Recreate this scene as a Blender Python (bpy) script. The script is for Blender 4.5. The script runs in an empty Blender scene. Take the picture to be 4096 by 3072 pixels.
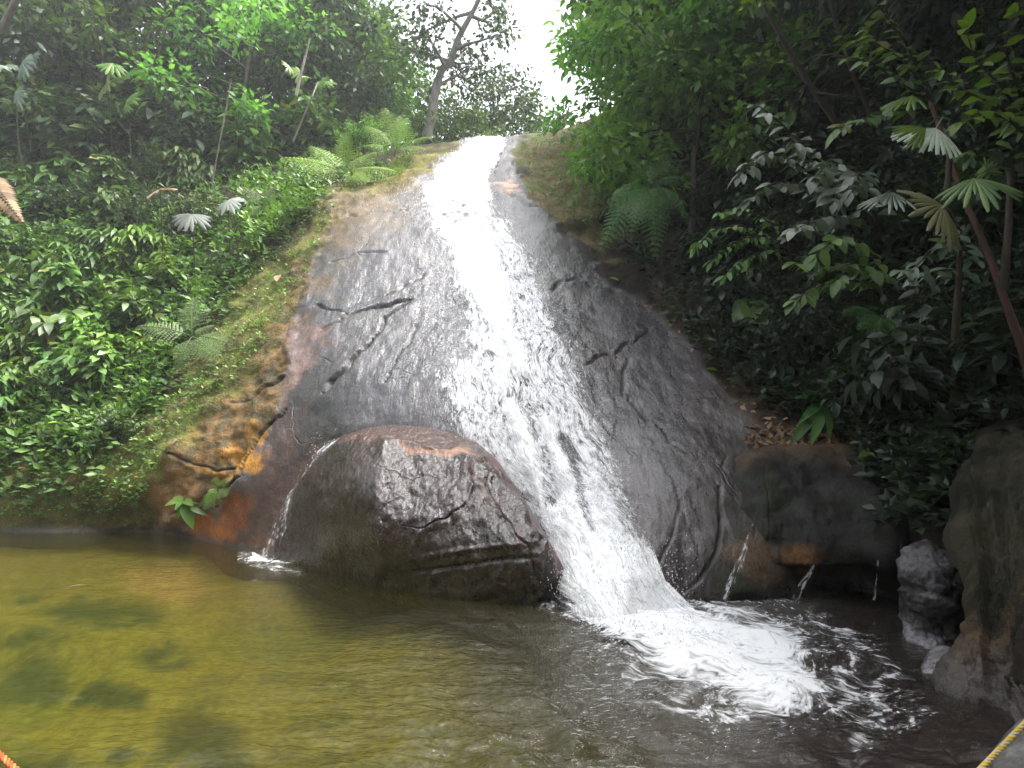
import bpy, math, random
import numpy as np
from mathutils import Vector, Matrix
from mathutils.bvhtree import BVHTree

# ------------------------------------------------------------------ camera, sky, sun, exposure
scene = bpy.context.scene
COL = scene.collection
W, H, F = 1024.0, 768.0, 560.0
CAM = np.array([0.0, 0.0, 1.7]); PITCH = math.radians(6.0)
cam = bpy.data.cameras.new("camera"); cam.sensor_width = 36.0; cam.lens = 36.0 * F / W
cam.clip_start = 0.05; cam.clip_end = 2000.0
cam_ob = bpy.data.objects.new("camera", cam); COL.objects.link(cam_ob)
cam_ob.location = CAM; cam_ob.rotation_euler = (math.radians(90) + PITCH, 0, 0)
scene.camera = cam_ob
SUN_EL, SUN_AZ = math.radians(66), math.radians(92)     # azimuth measured from +Y towards +X
world = bpy.data.worlds.new("World"); scene.world = world; world.use_nodes = True
nt = world.node_tree; nt.nodes.clear()
sky = nt.nodes.new("ShaderNodeTexSky"); sky.sky_type = 'NISHITA'; sky.sun_disc = False
sky.sun_elevation = SUN_EL; sky.sun_rotation = SUN_AZ
sky.air_density = 1.0; sky.dust_density = 6.0; sky.ozone_density = 1.0; sky.altitude = 300
hsv = nt.nodes.new("ShaderNodeHueSaturation"); hsv.inputs['Saturation'].default_value = 0.30
bg = nt.nodes.new("ShaderNodeBackground"); bg.inputs[1].default_value = 0.15
wo = nt.nodes.new("ShaderNodeOutputWorld")
nt.links.new(sky.outputs[0], hsv.inputs['Color']); nt.links.new(hsv.outputs[0], bg.inputs[0]); nt.links.new(bg.outputs[0], wo.inputs[0])
sun = bpy.data.lights.new("sun", 'SUN'); sun.energy = 1.5; sun.angle = math.radians(30); sun.color = (1.0, 0.97, 0.92)
sun_ob = bpy.data.objects.new("sun", sun); COL.objects.link(sun_ob)
sd = Vector((math.sin(SUN_AZ) * math.cos(SUN_EL), math.cos(SUN_AZ) * math.cos(SUN_EL), math.sin(SUN_EL)))
sun_ob.rotation_euler = sd.to_track_quat('Z', 'Y').to_euler(); sun_ob.location = sd * 60
scene.view_settings.view_transform = 'Standard'; scene.view_settings.look = 'None'
scene.view_settings.exposure = 2.4; scene.view_settings.gamma = 1.0
scene.render.engine = 'CYCLES'
cy = scene.cycles
cy.use_denoising = True
try: cy.denoiser = 'OPENIMAGEDENOISE'
except Exception: pass
cy.max_bounces = 7; cy.diffuse_bounces = 3; cy.glossy_bounces = 3; cy.transmission_bounces = 4; cy.transparent_max_bounces = 24; cy.volume_bounces = 0
cy.caustics_reflective = False; cy.caustics_refractive = False; cy.sample_clamp_indirect = 6.0

rng = np.random.default_rng(11)
random.seed(5)

# ------------------------------------------------------------------ helpers
CP, SP = math.cos(PITCH), math.sin(PITCH)
def ray(px, py):
    px = np.asarray(px, float); py = np.asarray(py, float)
    a = (px - W / 2) / F; b = (H / 2 - py) / F
    return np.stack([a, CP - SP * b, SP + CP * b], -1)
def unproj(px, py, d):
    return CAM + ray(px, py) * np.asarray(d, float)[..., None]
def proj(P):
    q = np.asarray(P, float) - CAM
    f = q[..., 1] * CP + q[..., 2] * SP; u = -q[..., 1] * SP + q[..., 2] * CP
    return W / 2 + F * q[..., 0] / f, H / 2 - F * u / f, f
def water_depth(px, py, z=0.0):
    return (z - CAM[2]) / ray(px, py)[..., 2]

class TPS:      # thin plate spline of the inverse distance: planes stay planes
    def __init__(s, pts, reg=1e-4):
        p = np.array(pts, float); s.x = p[:, :2] / 300.0; v = 1.0 / p[:, 2]; n = len(p)
        K = s.k(np.linalg.norm(s.x[:, None] - s.x[None], axis=2)) + np.eye(n) * reg
        P = np.c_[np.ones(n), s.x]; A = np.zeros((n + 3, n + 3)); A[:n, :n] = K; A[:n, n:] = P; A[n:, :n] = P.T
        s.w = np.linalg.solve(A, np.r_[v, 0, 0, 0])
    @staticmethod
    def k(r): return r * r * np.log(r + 1e-9)
    def __call__(s, px, py):
        px = np.asarray(px, float); py = np.asarray(py, float); sh = px.shape
        q = np.c_[px.ravel(), py.ravel()] / 300.0; out = np.empty(len(q)); n = len(s.x)
        for i in range(0, len(q), 20000):
            b = q[i:i + 20000]; r = np.linalg.norm(b[:, None] - s.x[None], axis=2)
            out[i:i + 20000] = s.k(r) @ s.w[:n] + s.w[n] + b @ s.w[n + 1:]
        return 1.0 / np.clip(out.reshape(sh), 1 / 80.0, 1 / 1.2)

def _hash(i, j, k, s):
    h = (i * 374761393 + j * 668265263 + k * 2147483647 + s * 1274126177) & 0xFFFFFFFF
    h = ((h ^ (h >> 13)) * 1274126177) & 0xFFFFFFFF
    h = ((h ^ (h >> 16)) * 2246822519) & 0xFFFFFFFF
    return ((h ^ (h >> 15)) & 0xFFFF) / 65535.0
def vnoise(P, seed=0):
    P = np.asarray(P, float); f = np.floor(P).astype(np.int64); t = P - f; t = t * t * t * (t * (t * 6 - 15) + 10)
    r = 0
    for a in (0, 1):
        for b in (0, 1):
            for c in (0, 1):
                w = (t[..., 0] if a else 1 - t[..., 0]) * (t[..., 1] if b else 1 - t[..., 1]) * (t[..., 2] if c else 1 - t[..., 2])
                r = r + w * _hash(f[..., 0] + a, f[..., 1] + b, f[..., 2] + c, seed)
    return r * 2 - 1
def fbm(P, oct=4, seed=0, gain=0.5):
    P = np.asarray(P, float); r = 0; a = 1.0
    for o in range(oct):
        r = r + a * vnoise(P * 2 ** o + 13.7 * o, seed + o); a *= gain
    return r
def smooth(a, b, x):
    t = np.clip((x - a) / (b - a), 0, 1); return t * t * (3 - 2 * t)
def seg_dist(px, py, line):
    best = np.full(np.shape(px), 1e9)
    for (x0, y0), (x1, y1) in zip(line[:-1], line[1:]):
        dx, dy = x1 - x0, y1 - y0; t = np.clip(((px - x0) * dx + (py - y0) * dy) / (dx * dx + dy * dy + 1e-9), 0, 1)
        best = np.minimum(best, np.hypot(px - x0 - t * dx, py - y0 - t * dy))
    return best
def inside(px, py, poly):
    r = np.zeros(np.shape(px), bool); n = len(poly)
    for i in range(n):
        (x0, y0), (x1, y1) = poly[i], poly[(i + 1) % n]
        if y0 == y1: continue
        c = ((y0 > py) != (y1 > py)) & (px < (x1 - x0) * (py - y0) / (y1 - y0) + x0); r ^= c
    return r
def soft_poly(px, py, poly, w):
    d = seg_dist(px, py, list(poly) + [poly[0]]); s = np.where(inside(px, py, poly), d, -d)
    return smooth(-w, w, s)
def interp(x, table):
    t = np.array(table, float); return np.interp(x, t[:, 0], t[:, 1])

def tag(o, label=None, cat=None, group=None, kind=None):
    if label: o["label"] = label
    if cat: o["category"] = cat
    if group: o["group"] = group
    if kind: o["kind"] = kind
    return o
def mesh_np(name, V, polys, mat, parent=None, smooth_shade=True, attrs=None, loc=None):
    """V (n,3); polys: int array (m,4)/(m,3) or list of such arrays"""
    me = bpy.data.meshes.new(name)
    if not isinstance(polys, (list, tuple)): polys = [polys]
    polys = [np.asarray(p, np.int32) for p in polys if len(p)]
    V = np.asarray(V, np.float32)
    me.vertices.add(len(V)); me.vertices.foreach_set("co", V.ravel())
    loops = np.concatenate([p.ravel() for p in polys]); sizes = np.concatenate([np.full(len(p), p.shape[1], np.int32) for p in polys])
    me.loops.add(len(loops)); me.loops.foreach_set("vertex_index", loops)
    starts = np.r_[0, np.cumsum(sizes)[:-1]].astype(np.int32)
    me.polygons.add(len(sizes)); me.polygons.foreach_set("loop_start", starts); me.polygons.foreach_set("loop_total", sizes)
    me.update(calc_edges=True)
    me.polygons.foreach_set("use_smooth", np.full(len(sizes), smooth_shade))
    for k, (typ, dom, data) in (attrs or {}).items():
        a = me.attributes.new(k, typ, dom)
        a.data.foreach_set({'FLOAT': "value", 'FLOAT_VECTOR': "vector", 'FLOAT_COLOR': "color"}[typ], np.asarray(data, np.float32).ravel())
    me.validate(); me.update()
    if mat: me.materials.append(mat)
    o = bpy.data.objects.new(name, me); COL.objects.link(o)
    if parent is not None: o.parent = parent
    if loc is not None: o.location = loc
    return o
def empty(name, loc, rot=(0, 0, 0), scale=1.0):
    o = bpy.data.objects.new(name, None); COL.objects.link(o); o.empty_display_size = 0.2
    o.location = loc; o.rotation_euler = rot; o.scale = (scale,) * 3
    return o
def grid_quads(nr, nc, flip=False):
    i = np.arange(nr - 1)[:, None] * nc + np.arange(nc - 1)[None]
    q = np.stack([i, i + 1, i + nc + 1, i + nc], -1).reshape(-1, 4)
    return q[:, ::-1] if flip else q
def col4(c): return np.c_[c, np.ones(len(c))]

# node helper
class NT:
    def __init__(s, name):
        s.m = bpy.data.materials.new(name); s.m.use_nodes = True; s.t = s.m.node_tree; s.t.nodes.clear()
        s.out = s.n("ShaderNodeOutputMaterial")
    def n(s, typ, **kw):
        nd = s.t.nodes.new(typ)
        for k, v in kw.items():
            setattr(nd, k, v)
        return nd
    def l(s, a, b): s.t.links.new(a, b)
    def put(s, sock, v):
        if isinstance(v, bpy.types.NodeSocket): s.l(v, sock)
        else: sock.default_value = v
    def attr(s, name, out='Fac'):
        nd = s.n("ShaderNodeAttribute", attribute_name=name); return nd.outputs[out]
    def math(s, op, a, b=0.0, c=0.0, clamp=False):
        nd = s.n("ShaderNodeMath", operation=op, use_clamp=clamp); s.put(nd.inputs[0], a); s.put(nd.inputs[1], b)
        if op in ('MULTIPLY_ADD', 'SMOOTH_MIN'): s.put(nd.inputs[2], c)
        return nd.outputs[0]
    def range(s, v, a, b, c=0.0, d=1.0, mode='SMOOTHSTEP'):
        nd = s.n("ShaderNodeMapRange", interpolation_type=mode); s.put(nd.inputs[0], v)
        for i, x in enumerate((a, b, c, d)): s.put(nd.inputs[i + 1], x)
        return nd.outputs[0]
    def mix(s, f, a, b, blend='MIX'):
        nd = s.n("ShaderNodeMix", data_type='RGBA', blend_type=blend); s.put(nd.inputs[0], f); s.put(nd.inputs[6], a); s.put(nd.inputs[7], b)
        return nd.outputs[2]
    def noise(s, vec, scale, detail=4.0, rough=0.55, dist=0.0):
        nd = s.n("ShaderNodeTexNoise"); s.put(nd.inputs['Vector'], vec); nd.inputs['Scale'].default_value = scale
        nd.inputs['Detail'].default_value = detail; nd.inputs['Roughness'].default_value = rough; nd.inputs['Distortion'].default_value = dist
        return nd.outputs['Fac']
    def voro(s, vec, scale, feature='F1', out='Distance', smoothness=None):
        nd = s.n("ShaderNodeTexVoronoi", feature=feature); s.put(nd.inputs['Vector'], vec); nd.inputs['Scale'].default_value = scale
        return nd.outputs[out]
    def mapping(s, vec, scale=(1, 1, 1), rot=(0, 0, 0), loc=(0, 0, 0)):
        nd = s.n("ShaderNodeMapping"); s.l(vec, nd.inputs[0]); nd.inputs[1].default_value = loc; nd.inputs[2].default_value = rot; nd.inputs[3].default_value = scale
        return nd.outputs[0]
    def obj(s): return s.n("ShaderNodeTexCoord").outputs['Object']
    def pos(s): return s.n("ShaderNodeNewGeometry").outputs['Position']
    def bump(s, h, strength=0.5, dist=0.05, normal=None):
        nd = s.n("ShaderNodeBump"); s.put(nd.inputs['Strength'], strength); nd.inputs['Distance'].default_value = dist; s.l(h, nd.inputs['Height'])
        if normal is not None: s.l(normal, nd.inputs['Normal'])
        return nd.outputs[0]
    def bsdf(s, **kw):
        nd = s.n("ShaderNodeBsdfPrincipled")
        for k, v in kw.items(): s.put(nd.inputs[k.replace('_', ' ')], v)
        return nd
    def surf(s, sh): s.l(sh, s.out.inputs[0]); return s.m

# ------------------------------------------------------------------ materials of the ground and rocks
def rock_material(name, aniso=(1, 1, 1), dimple=7.0, rot=(0, 0, 0), scallop=.5):
    M = NT(name); p = M.pos(); tint = M.attr("tint", 'Color'); wet = M.attr("wet"); veg = M.attr("rough")
    n1 = M.noise(p, 1.7, 6, 0.6); n2 = M.noise(p, 26, 5, 0.65); n3 = M.noise(p, 90, 3, 0.6)
    c = M.mix(M.range(n1, 0.3, 0.7), (0.62, 0.62, 0.62, 1), (1.3, 1.27, 1.22, 1)); c = M.mix(1.0, tint, c, 'MULTIPLY')
    c2 = M.mix(M.range(n2, 0.3, 0.72), (0.60, 0.60, 0.60, 1), (1.35, 1.33, 1.3, 1)); c = M.mix(1.0, c, c2, 'MULTIPLY')
    q = M.mapping(p, aniso, rot)
    wv = M.n("ShaderNodeVectorMath", operation='ADD'); M.l(M.mapping(p, (.75, .6, .42), (.2, .1, .5)), wv.inputs[0]); sc = M.n("ShaderNodeVectorMath", operation='SCALE'); nz = M.n("ShaderNodeTexNoise"); M.l(p, nz.inputs['Vector']); nz.inputs['Scale'].default_value = 1.3; nz.inputs['Detail'].default_value = 6; M.l(nz.outputs['Color'], sc.inputs[0]); sc.inputs['Scale'].default_value = .55; M.l(sc.outputs[0], wv.inputs[1])
    fr = M.math('MULTIPLY', M.range(M.voro(wv.outputs[0], 1.5, 'DISTANCE_TO_EDGE'), 0.0, 0.022, 1.0, 0.0), M.range(M.noise(p, .9, 3, .6), .50, .66)); fr = M.math('MULTIPLY', fr, M.math('SUBTRACT', 1.0, veg, clamp=True))
    c = M.mix(M.math('MULTIPLY', fr, .30), c, (.018, .015, .014, 1))
    d1 = M.noise(q, dimple, 6.0, 0.66, 0.5); d2 = M.voro(M.mix(.12, q, M.n('ShaderNodeTexNoise').outputs['Color']), dimple * 1.5, 'F1'); d3 = M.noise(p, dimple * 5, 4, 0.6)
    h = M.math('ADD', M.math('MULTIPLY', d1, 1.0), M.math('MULTIPLY', d2, scallop)); h = M.math('MULTIPLY', h, M.math('MULTIPLY_ADD', wet, 0.85, 0.15))
    h = M.math('ADD', h, M.math('MULTIPLY', d3, 0.22)); h = M.math('ADD', h, M.math('MULTIPLY', M.math('MULTIPLY', n3, veg), 1.2))
    h = M.math('ADD', h, M.math('MULTIPLY', M.math('MULTIPLY', n2, veg), 2.0))
    h = M.math('SUBTRACT', h, M.math('MULTIPLY', fr, .7)); b = M.bump(h, 0.8, 0.026)
    r = M.range(wet, 0, 1, 0.9, 0.23, 'LINEAR'); r = M.math('ADD', r, M.range(n2, 0.3, 0.7, -0.07, 0.09, 'LINEAR'))
    B = M.bsdf(Base_Color=c, Roughness=r, Normal=b, Specular_IOR_Level=M.range(wet, 0, 1, 0.2, 0.6, 'LINEAR'), Coat_Weight=M.math('MULTIPLY', wet, 0.6), Coat_Roughness=0.15, Coat_Normal=b)
    return M.surf(B.outputs[0])
MAT_ROCK = rock_material("wet rock", (1.7, 0.6, 0.42), 9.0, scallop=.15)
MAT_BOULDER = rock_material("boulder rock", (1.6, 0.9, 0.6), 10.0, scallop=.6)

# ------------------------------------------------------------------ terrain, a relief traced with real distances
WL = [(-420, 536), (-200, 533), (0, 532), (60, 533), (150, 532), (205, 541), (262, 556), (300, 562), (400, 570), (450, 576), (520, 590), (590, 618), (650, 612), (700, 606), (800, 598), (880, 596), (905, 606), (950, 632), (1000, 680), (1050, 730), (1200, 800), (1444, 850)]
TOP = [(-420, 60), (-100, 95), (0, 105), (150, 135), (300, 150), (370, 150), (430, 143), (465, 139), (505, 137), (530, 134), (560, 130), (600, 116), (660, 75), (720, 30), (800, -40), (1024, -150), (1444, -220)]
CTRL = [(490, 138, 18.5), (450, 145, 18), (530, 140, 18), (400, 160, 17), (440, 172, 15.8), (430, 195, 14.2), (505, 170, 16), (510, 200, 14.0), (350, 208, 13.6), (470, 230, 12.6), (560, 225, 13.0), (450, 300, 10.6), (370, 300, 10.9), (540, 300, 10.5),
        (620, 300, 10.8), (450, 400, 8.5), (350, 400, 9.0), (560, 400, 8.1), (670, 400, 8.2), (600, 500, 6.75), (690, 500, 6.5), (300, 500, 8.6), (500, 500, 7.4), (260, 480, 9.0), (330, 350, 10.0),
        (260, 250, 14.0), (200, 330, 12.8), (100, 400, 11.8), (0, 300, 14.0), (100, 250, 15.0), (0, 150, 19), (150, 170, 18), (300, 155, 19), (250, 400, 10.2), (200, 480, 9.6), (100, 480, 10.6), (0, 480, 10.9), (150, 430, 10.9), (-300, 480, 10), (-300, 250, 14), (-300, 100, 18),
        (600, 130, 17.5), (600, 190, 14.5), (610, 250, 12.6), (660, 320, 10.4), (720, 370, 8.9), (780, 430, 7.6), (700, 250, 11.2), (800, 350, 8.8), (900, 400, 7.2), (1000, 400, 6.0), (1000, 200, 6.9), (820, 180, 10.3), (720, 100, 13.5), (900, 100, 9), (1000, 0, 8), (1300, 200, 5), (1300, 500, 3.9), (1300, -150, 6), (800, -40, 13),
        (700, 440, 7.3), (800, 470, 7.0), (850, 500, 6.5), (750, 550, 6.2), (840, 560, 6.3), (930, 560, 5.4), (1000, 600, 4.4)]
for x, y in WL: CTRL.append((x, y, float(water_depth(x, y))))
DEPTH = TPS(CTRL)
CRACKS = [([(330, 258), (362, 255), (384, 253)], 2.0, .10), ([(390, 294), (402, 284), (423, 274)], 2.4, .10), ([(312, 303), (340, 310), (352, 316), (361, 313), (373, 306), (392, 303), (407, 299)], 3.6, .22),
          ([(322, 329), (341, 324), (346, 316)], 2.2, .10), ([(405, 304), (383, 318), (377, 334), (369, 345), (357, 351), (341, 370), (328, 392)], 4.0, .22), ([(412, 326), (407, 342), (398, 359), (393, 373), (387, 383)], 2.2, .09),
          ([(556, 290), (560, 281), (578, 280), (600, 288)], 2.6, .12), ([(587, 361), (616, 351), (622, 345), (635, 342), (649, 326)], 3.0, .15), ([(629, 359), (626, 377), (621, 389)], 2.2, .08), ([(626, 392), (641, 410), (665, 440), (690, 452)], 2.0, .07),
          ([(234, 405), (253, 400), (269, 389), (290, 377)], 2.0, .10), ([(178, 456), (198, 464), (210, 468), (228, 464), (242, 451)], 2.6, .14), ([(285, 408), (279, 418), (261, 434), (247, 454), (237, 475), (198, 498), (174, 511)], 4.0, .24),
          ([(346, 214), (380, 214), (414, 212)], 2.2, .12), ([(488, 158), (497, 166)], 3.5, .25), ([(505, 168), (540, 164)], 2, .1), ([(555, 218), (600, 224)], 2.5, .12), ([(505, 196), (530, 205), (550, 214)], 2.5, .14),
          ([(660, 460), (680, 500), (670, 540), (655, 575)], 2.0, .05), ([(728, 455), (722, 500), (716, 545), (700, 580), (668, 606)], 2.4, .07)]
SLAB = [(465, 137), (438, 165), (410, 192), (348, 208), (318, 262), (302, 320), (292, 372), (275, 418), (243, 455), (215, 500), (160, 530), (150, 640), (900, 640), (880, 560), (830, 500), (800, 455), (756, 412), (718, 372), (690, 342), (640, 302), (600, 282), (590, 243), (556, 224), (528, 196), (512, 172), (520, 137)]
BROWN = [(318, 300), (312, 360), (300, 400), (330, 430), (350, 430), (300, 560), (190, 560), (215, 500), (262, 435), (285, 405), (298, 350)]
MOSS = [(-420, 440), (0, 455), (90, 462), (150, 430), (200, 350), (250, 290), (290, 235), (340, 200), (400, 160), (460, 136), (440, 165), (412, 190), (350, 206), (318, 262), (300, 320), (285, 380), (240, 420), (180, 455), (150, 500), (150, 540), (-420, 545)]
OCHRE = [(345, 205), (425, 190), (400, 205), (345, 222), (318, 280), (300, 340), (285, 395), (250, 440), (200, 470), (160, 520), (150, 535), (165, 470), (230, 390), (285, 290), (315, 235)]
HUMP = [(505, 137), (600, 120), (640, 240), (592, 244), (556, 224), (530, 200), (512, 180), (525, 165)]
def terrain_colors(px, py, P):
    wob = fbm(P * 0.9, 4, 3) * 14; wob2 = fbm(P * 2.6, 4, 9) * 9; px2 = px + wob + wob2; py2 = py + np.roll(wob, 7) * .7 + wob2
    n = fbm(P * 1.3, 5, 21); f = fbm(P * 6, 3, 40)
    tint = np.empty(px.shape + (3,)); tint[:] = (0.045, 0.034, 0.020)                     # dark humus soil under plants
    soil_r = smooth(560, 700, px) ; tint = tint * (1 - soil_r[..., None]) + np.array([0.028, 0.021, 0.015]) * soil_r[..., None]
    wet = np.full(px.shape, 0.12); rough = np.full(px.shape, 1.0)
    def lay(m, c, w=None, r=None):
        nonlocal tint, wet, rough
        tint = tint * (1 - m[..., None]) + np.array(c) * m[..., None]
        if w is not None: wet = wet * (1 - m) + w * m
        if r is not None: rough = rough * (1 - m) + r * m
    lay(soft_poly(px2, py2, MOSS, 14), (0.20, 0.175, 0.050), 0.1, 1.0)
    lay(soft_poly(px2, py2, MOSS, 14) * smooth(0.0, 0.5, n), (0.17, 0.20, 0.040), 0.1, 1.0)
    lay(soft_poly(px2, py2, [(-420, 470), (0, 480), (160, 480), (150, 545), (-420, 545)], 12) * smooth(-.4, .4, f + n), (0.16, 0.15, 0.05), 0.15, 0.7)
    lay(soft_poly(px2, py2, HUMP, 8), (0.20, 0.155, 0.07), 0.15, 1.0)
    lay(soft_poly(px2, py2, HUMP, 10) * smooth(0, .4, n), (0.14, 0.16, 0.05), 0.1, 1.0)
    slab = soft_poly(px2 * .5 + px * .5, py2 * .5 + py * .5, SLAB, 5)
    lay(slab, (0.062, 0.057, 0.062), 1.0, 0.05)
    lay(slab * smooth(0.15, 0.8, n), (0.095, 0.088, 0.094), 0.95, 0.05)
    lay(slab * smooth(0.2, 0.8, -n), (0.06, 0.052, 0.052), 1.0, 0.05)
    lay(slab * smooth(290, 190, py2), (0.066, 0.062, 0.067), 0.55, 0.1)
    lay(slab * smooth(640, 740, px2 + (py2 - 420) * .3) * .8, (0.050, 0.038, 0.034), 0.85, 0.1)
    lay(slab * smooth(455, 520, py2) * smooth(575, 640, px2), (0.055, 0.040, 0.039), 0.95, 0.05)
    lay(soft_poly(px2, py2, OCHRE, 9) * .9, (0.190, 0.110, 0.036), 0.25, 0.5)
    lay(soft_poly(px2, py2, OCHRE, 9) * smooth(.05, .5, f), (0.12, 0.10, 0.05), 0.25, 0.8)
    lay(soft_poly(px2, py2, [(338, 208), (400, 196), (420, 210), (340, 260), (322, 300), (318, 262)], 16) * .6, (0.125, 0.090, 0.045), 0.5, 0.4)
    lay(soft_poly(px2, py2, BROWN, 7), (0.050, 0.021, 0.011), 0.8, 0.1)
    lay(soft_poly(px2, py2, [(352, 306), (384, 316), (345, 385), (318, 440), (285, 450), (300, 385)], 7) * .8, (0.024, 0.020, 0.016), 0.9, 0.1)
    lay(soft_poly(px2, py2, [(285, 330), (318, 320), (305, 370), (288, 405), (292, 370)], 6), (0.17, 0.11, 0.09), 0.8, 0.1)
    for (cx, cy_, rx, ry, c) in ((232, 452, 26, 11, (0.42, 0.20, 0.025)), (205, 465, 20, 7, (0.36, 0.19, 0.03)), (253, 430, 9, 10, (0.38, 0.19, 0.03)), (178, 496, 26, 26, (0.30, 0.165, 0.065)), (160, 520, 14, 14, (0.24, 0.15, 0.08)), (210, 528, 24, 15, (0.42, 0.14, 0.02)), (232, 506, 24, 20, (0.22, 0.065, 0.016)), (505, 188, 14, 8, (0.42, 0.25, 0.16)), (240, 540, 24, 10, (0.10, 0.045, 0.02))):
        m = smooth(1.25, 0.55, np.hypot((px2 - cx) / rx, (py2 - cy_) / ry)); lay(m, c, 0.45, 0.2)
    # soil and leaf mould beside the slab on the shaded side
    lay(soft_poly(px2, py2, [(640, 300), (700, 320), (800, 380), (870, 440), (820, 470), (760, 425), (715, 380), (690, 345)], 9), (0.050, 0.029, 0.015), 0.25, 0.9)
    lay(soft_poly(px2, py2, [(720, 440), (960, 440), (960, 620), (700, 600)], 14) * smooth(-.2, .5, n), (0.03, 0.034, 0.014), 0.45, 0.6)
    lay(smooth(1.3, .5, np.hypot((px2 - 805) / 28, (py2 - 556) / 16)), (0.16, 0.075, 0.02), 0.5, 0.3)
    lay(smooth(1.3, .5, np.hypot((px2 - 755) / 34, (py2 - 556) / 18)), (0.13, 0.085, 0.05), 0.6, 0.3)
    cw1, cw2, cw3 = crack_wobble(P)
    for ln, w, dp in CRACKS:
        d = seg_dist(px + cw1, py + cw2, ln); lay(smooth(w * 1.1 * cw3, w * .2, d) * .6, (0.02, 0.018, 0.016), 0.6, 0.2)
    wl = interp(px, WL); lay(smooth(12, 2, wl - py) * .7, (0.03, 0.02, 0.015), 0.9, 0.1)
    return tint, np.clip(wet, 0, 1), np.clip(rough, 0, 1)
def crack_wobble(P):
    return 4.5 * fbm(P * 1.6, 4, 501), 4.5 * fbm(P * 1.6, 4, 502), np.clip(.62 + .45 * fbm(P * 1.3, 3, 503), .34, 1.0)
def grid_normals(P):
    du = np.gradient(P, axis=1); dv = np.gradient(P, axis=0); n = np.cross(du, dv); n /= np.linalg.norm(n, axis=-1, keepdims=True) + 1e-9
    s = np.sign(((CAM - P) * n).sum(-1, keepdims=True)); s[s == 0] = 1
    return n * s
def build_terrain():
    us = np.r_[np.arange(-420, -12, 14.0), np.arange(-12, 1036, 2.0), np.arange(1036, 1445, 14.0)]
    nv = 330; vs = np.linspace(0, 1, nv) ** 0.92
    PX = np.repeat(us[None], nv, 0); top = interp(us, TOP); wl = interp(us, WL)
    PY = wl[None] + (top - wl)[None] * vs[:, None]
    D = DEPTH(PX, PY); P = unproj(PX, PY, D); N = grid_normals(P)
    slab = soft_poly(PX, PY, SLAB, 8)
    amp = 0.16 * (1 - slab) + 0.035 * slab
    right = smooth(690, 800, PX) * smooth(395, 470, PY) ; amp = amp + .10 * right; amp = amp * (1 - .6 * soft_poly(PX, PY, OCHRE, 14))
    strat = np.stack([P[..., 0] * .9 + P[..., 2] * .5, P[..., 1], P[..., 2] * 1.6], -1)
    disp = amp * fbm(P * 0.8, 5, 5) + (.03 * (1 - slab) * smooth(560, 700, PX) + .05 * right) * (1 - np.abs(fbm(strat * 1.5, 3, 60))) + 0.012 * slab * fbm(P * np.array([7, 4.0, 2.2]), 4, 80, .6) + 0.05 * (1 - slab) * fbm(P * 4, 3, 81)
    # mossy hump and bulges beside the lip, ledge steps on the slab
    cw1, cw2, cw3 = crack_wobble(P)
    for ln, w, dp in CRACKS:
        d = seg_dist(PX + cw1, PY + cw2, ln); disp -= .6 * dp * smooth(w * cw3, 0, d)
        disp += dp * .10 * smooth(w * 7, w * 1.0, d) * smooth(0, 6, seg_dist(PX + cw1, PY + cw2 + 6, ln) - d)
    lipfade = smooth(1.0, .96, vs)[:, None] * .8 + .2
    disp = disp * lipfade * smooth(0, .02, vs)[:, None]
    P = P + N * disp[..., None]
    # below the water and beyond the skyline
    c = unproj(us, wl, water_depth(us, wl)); back = c - CAM; back[:, 2] = 0; back /= np.linalg.norm(back, axis=1, keepdims=True)
    rows = [P[0] - back * .45 + [0, 0, -1.6], P[0] - back * .12 + [0, 0, -.5]]
    crown = P[-1]; b2 = crown - CAM; b2[:, 2] = 0; b2 /= np.linalg.norm(b2, axis=1, keepdims=True)
    ext = []
    rise = interp(us, [(-420, .25), (300, .16), (430, .03), (500, -.04), (560, .05), (700, .4), (1444, .5)])
    for k in (0.4, 1, 2, 3.5, 6, 10, 16, 25):
        ext.append(crown + b2 * k + np.c_[np.zeros_like(us), np.zeros_like(us), rise * k + .08 * np.sin(us * .03 + k)])
    ALL = np.concatenate([np.array(rows), P, np.array(ext)], 0); nr, nc = ALL.shape[:2]
    PXa = np.concatenate([PX[:2], PX, np.repeat(us[None], len(ext), 0)], 0); PYa = np.concatenate([PY[:1] + 14, PY[:1] + 6, PY, np.repeat(top[None], len(ext), 0)], 0)
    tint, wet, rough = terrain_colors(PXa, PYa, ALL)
    q = grid_quads(nr, nc); qx = PXa.ravel()[q].mean(1); qy = PYa.ravel()[q].mean(1)
    sl = inside(qx, qy, [(465, -900), (465, 137)] + SLAB[1:-1] + [(520, 137), (520, -900)])
    left = ~sl & (qx < 470)
    out = []
    for nm, m, lab in (("rock_slope", sl, None), ("left_bank", left, None), ("right_bank", ~sl & ~left, None)):
        f = q[m]; idx, inv = np.unique(f, return_inverse=True)
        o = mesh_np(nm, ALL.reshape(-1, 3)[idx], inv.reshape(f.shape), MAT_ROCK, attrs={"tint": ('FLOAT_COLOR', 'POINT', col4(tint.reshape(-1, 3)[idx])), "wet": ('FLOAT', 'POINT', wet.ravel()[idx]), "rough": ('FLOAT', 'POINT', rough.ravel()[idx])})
        tag(o, kind='structure'); out.append(o)
    bvh = BVHTree.FromPolygons(ALL.reshape(-1, 3).tolist(), q.tolist())
    return out, bvh
TERRAIN, BVH = build_terrain()
def hit(px, py):
    d = Vector(ray(px, py)); r = BVH.ray_cast(Vector(CAM), d.normalized())
    if r[0] is None: return None, None
    n = r[1]
    if n.dot(d) > 0: n = -n
    return r[0], n
def drop(x, y, z=40.0):
    r = BVH.ray_cast(Vector((x, y, z)), Vector((0, 0, -1)))
    return r[0]

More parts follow.
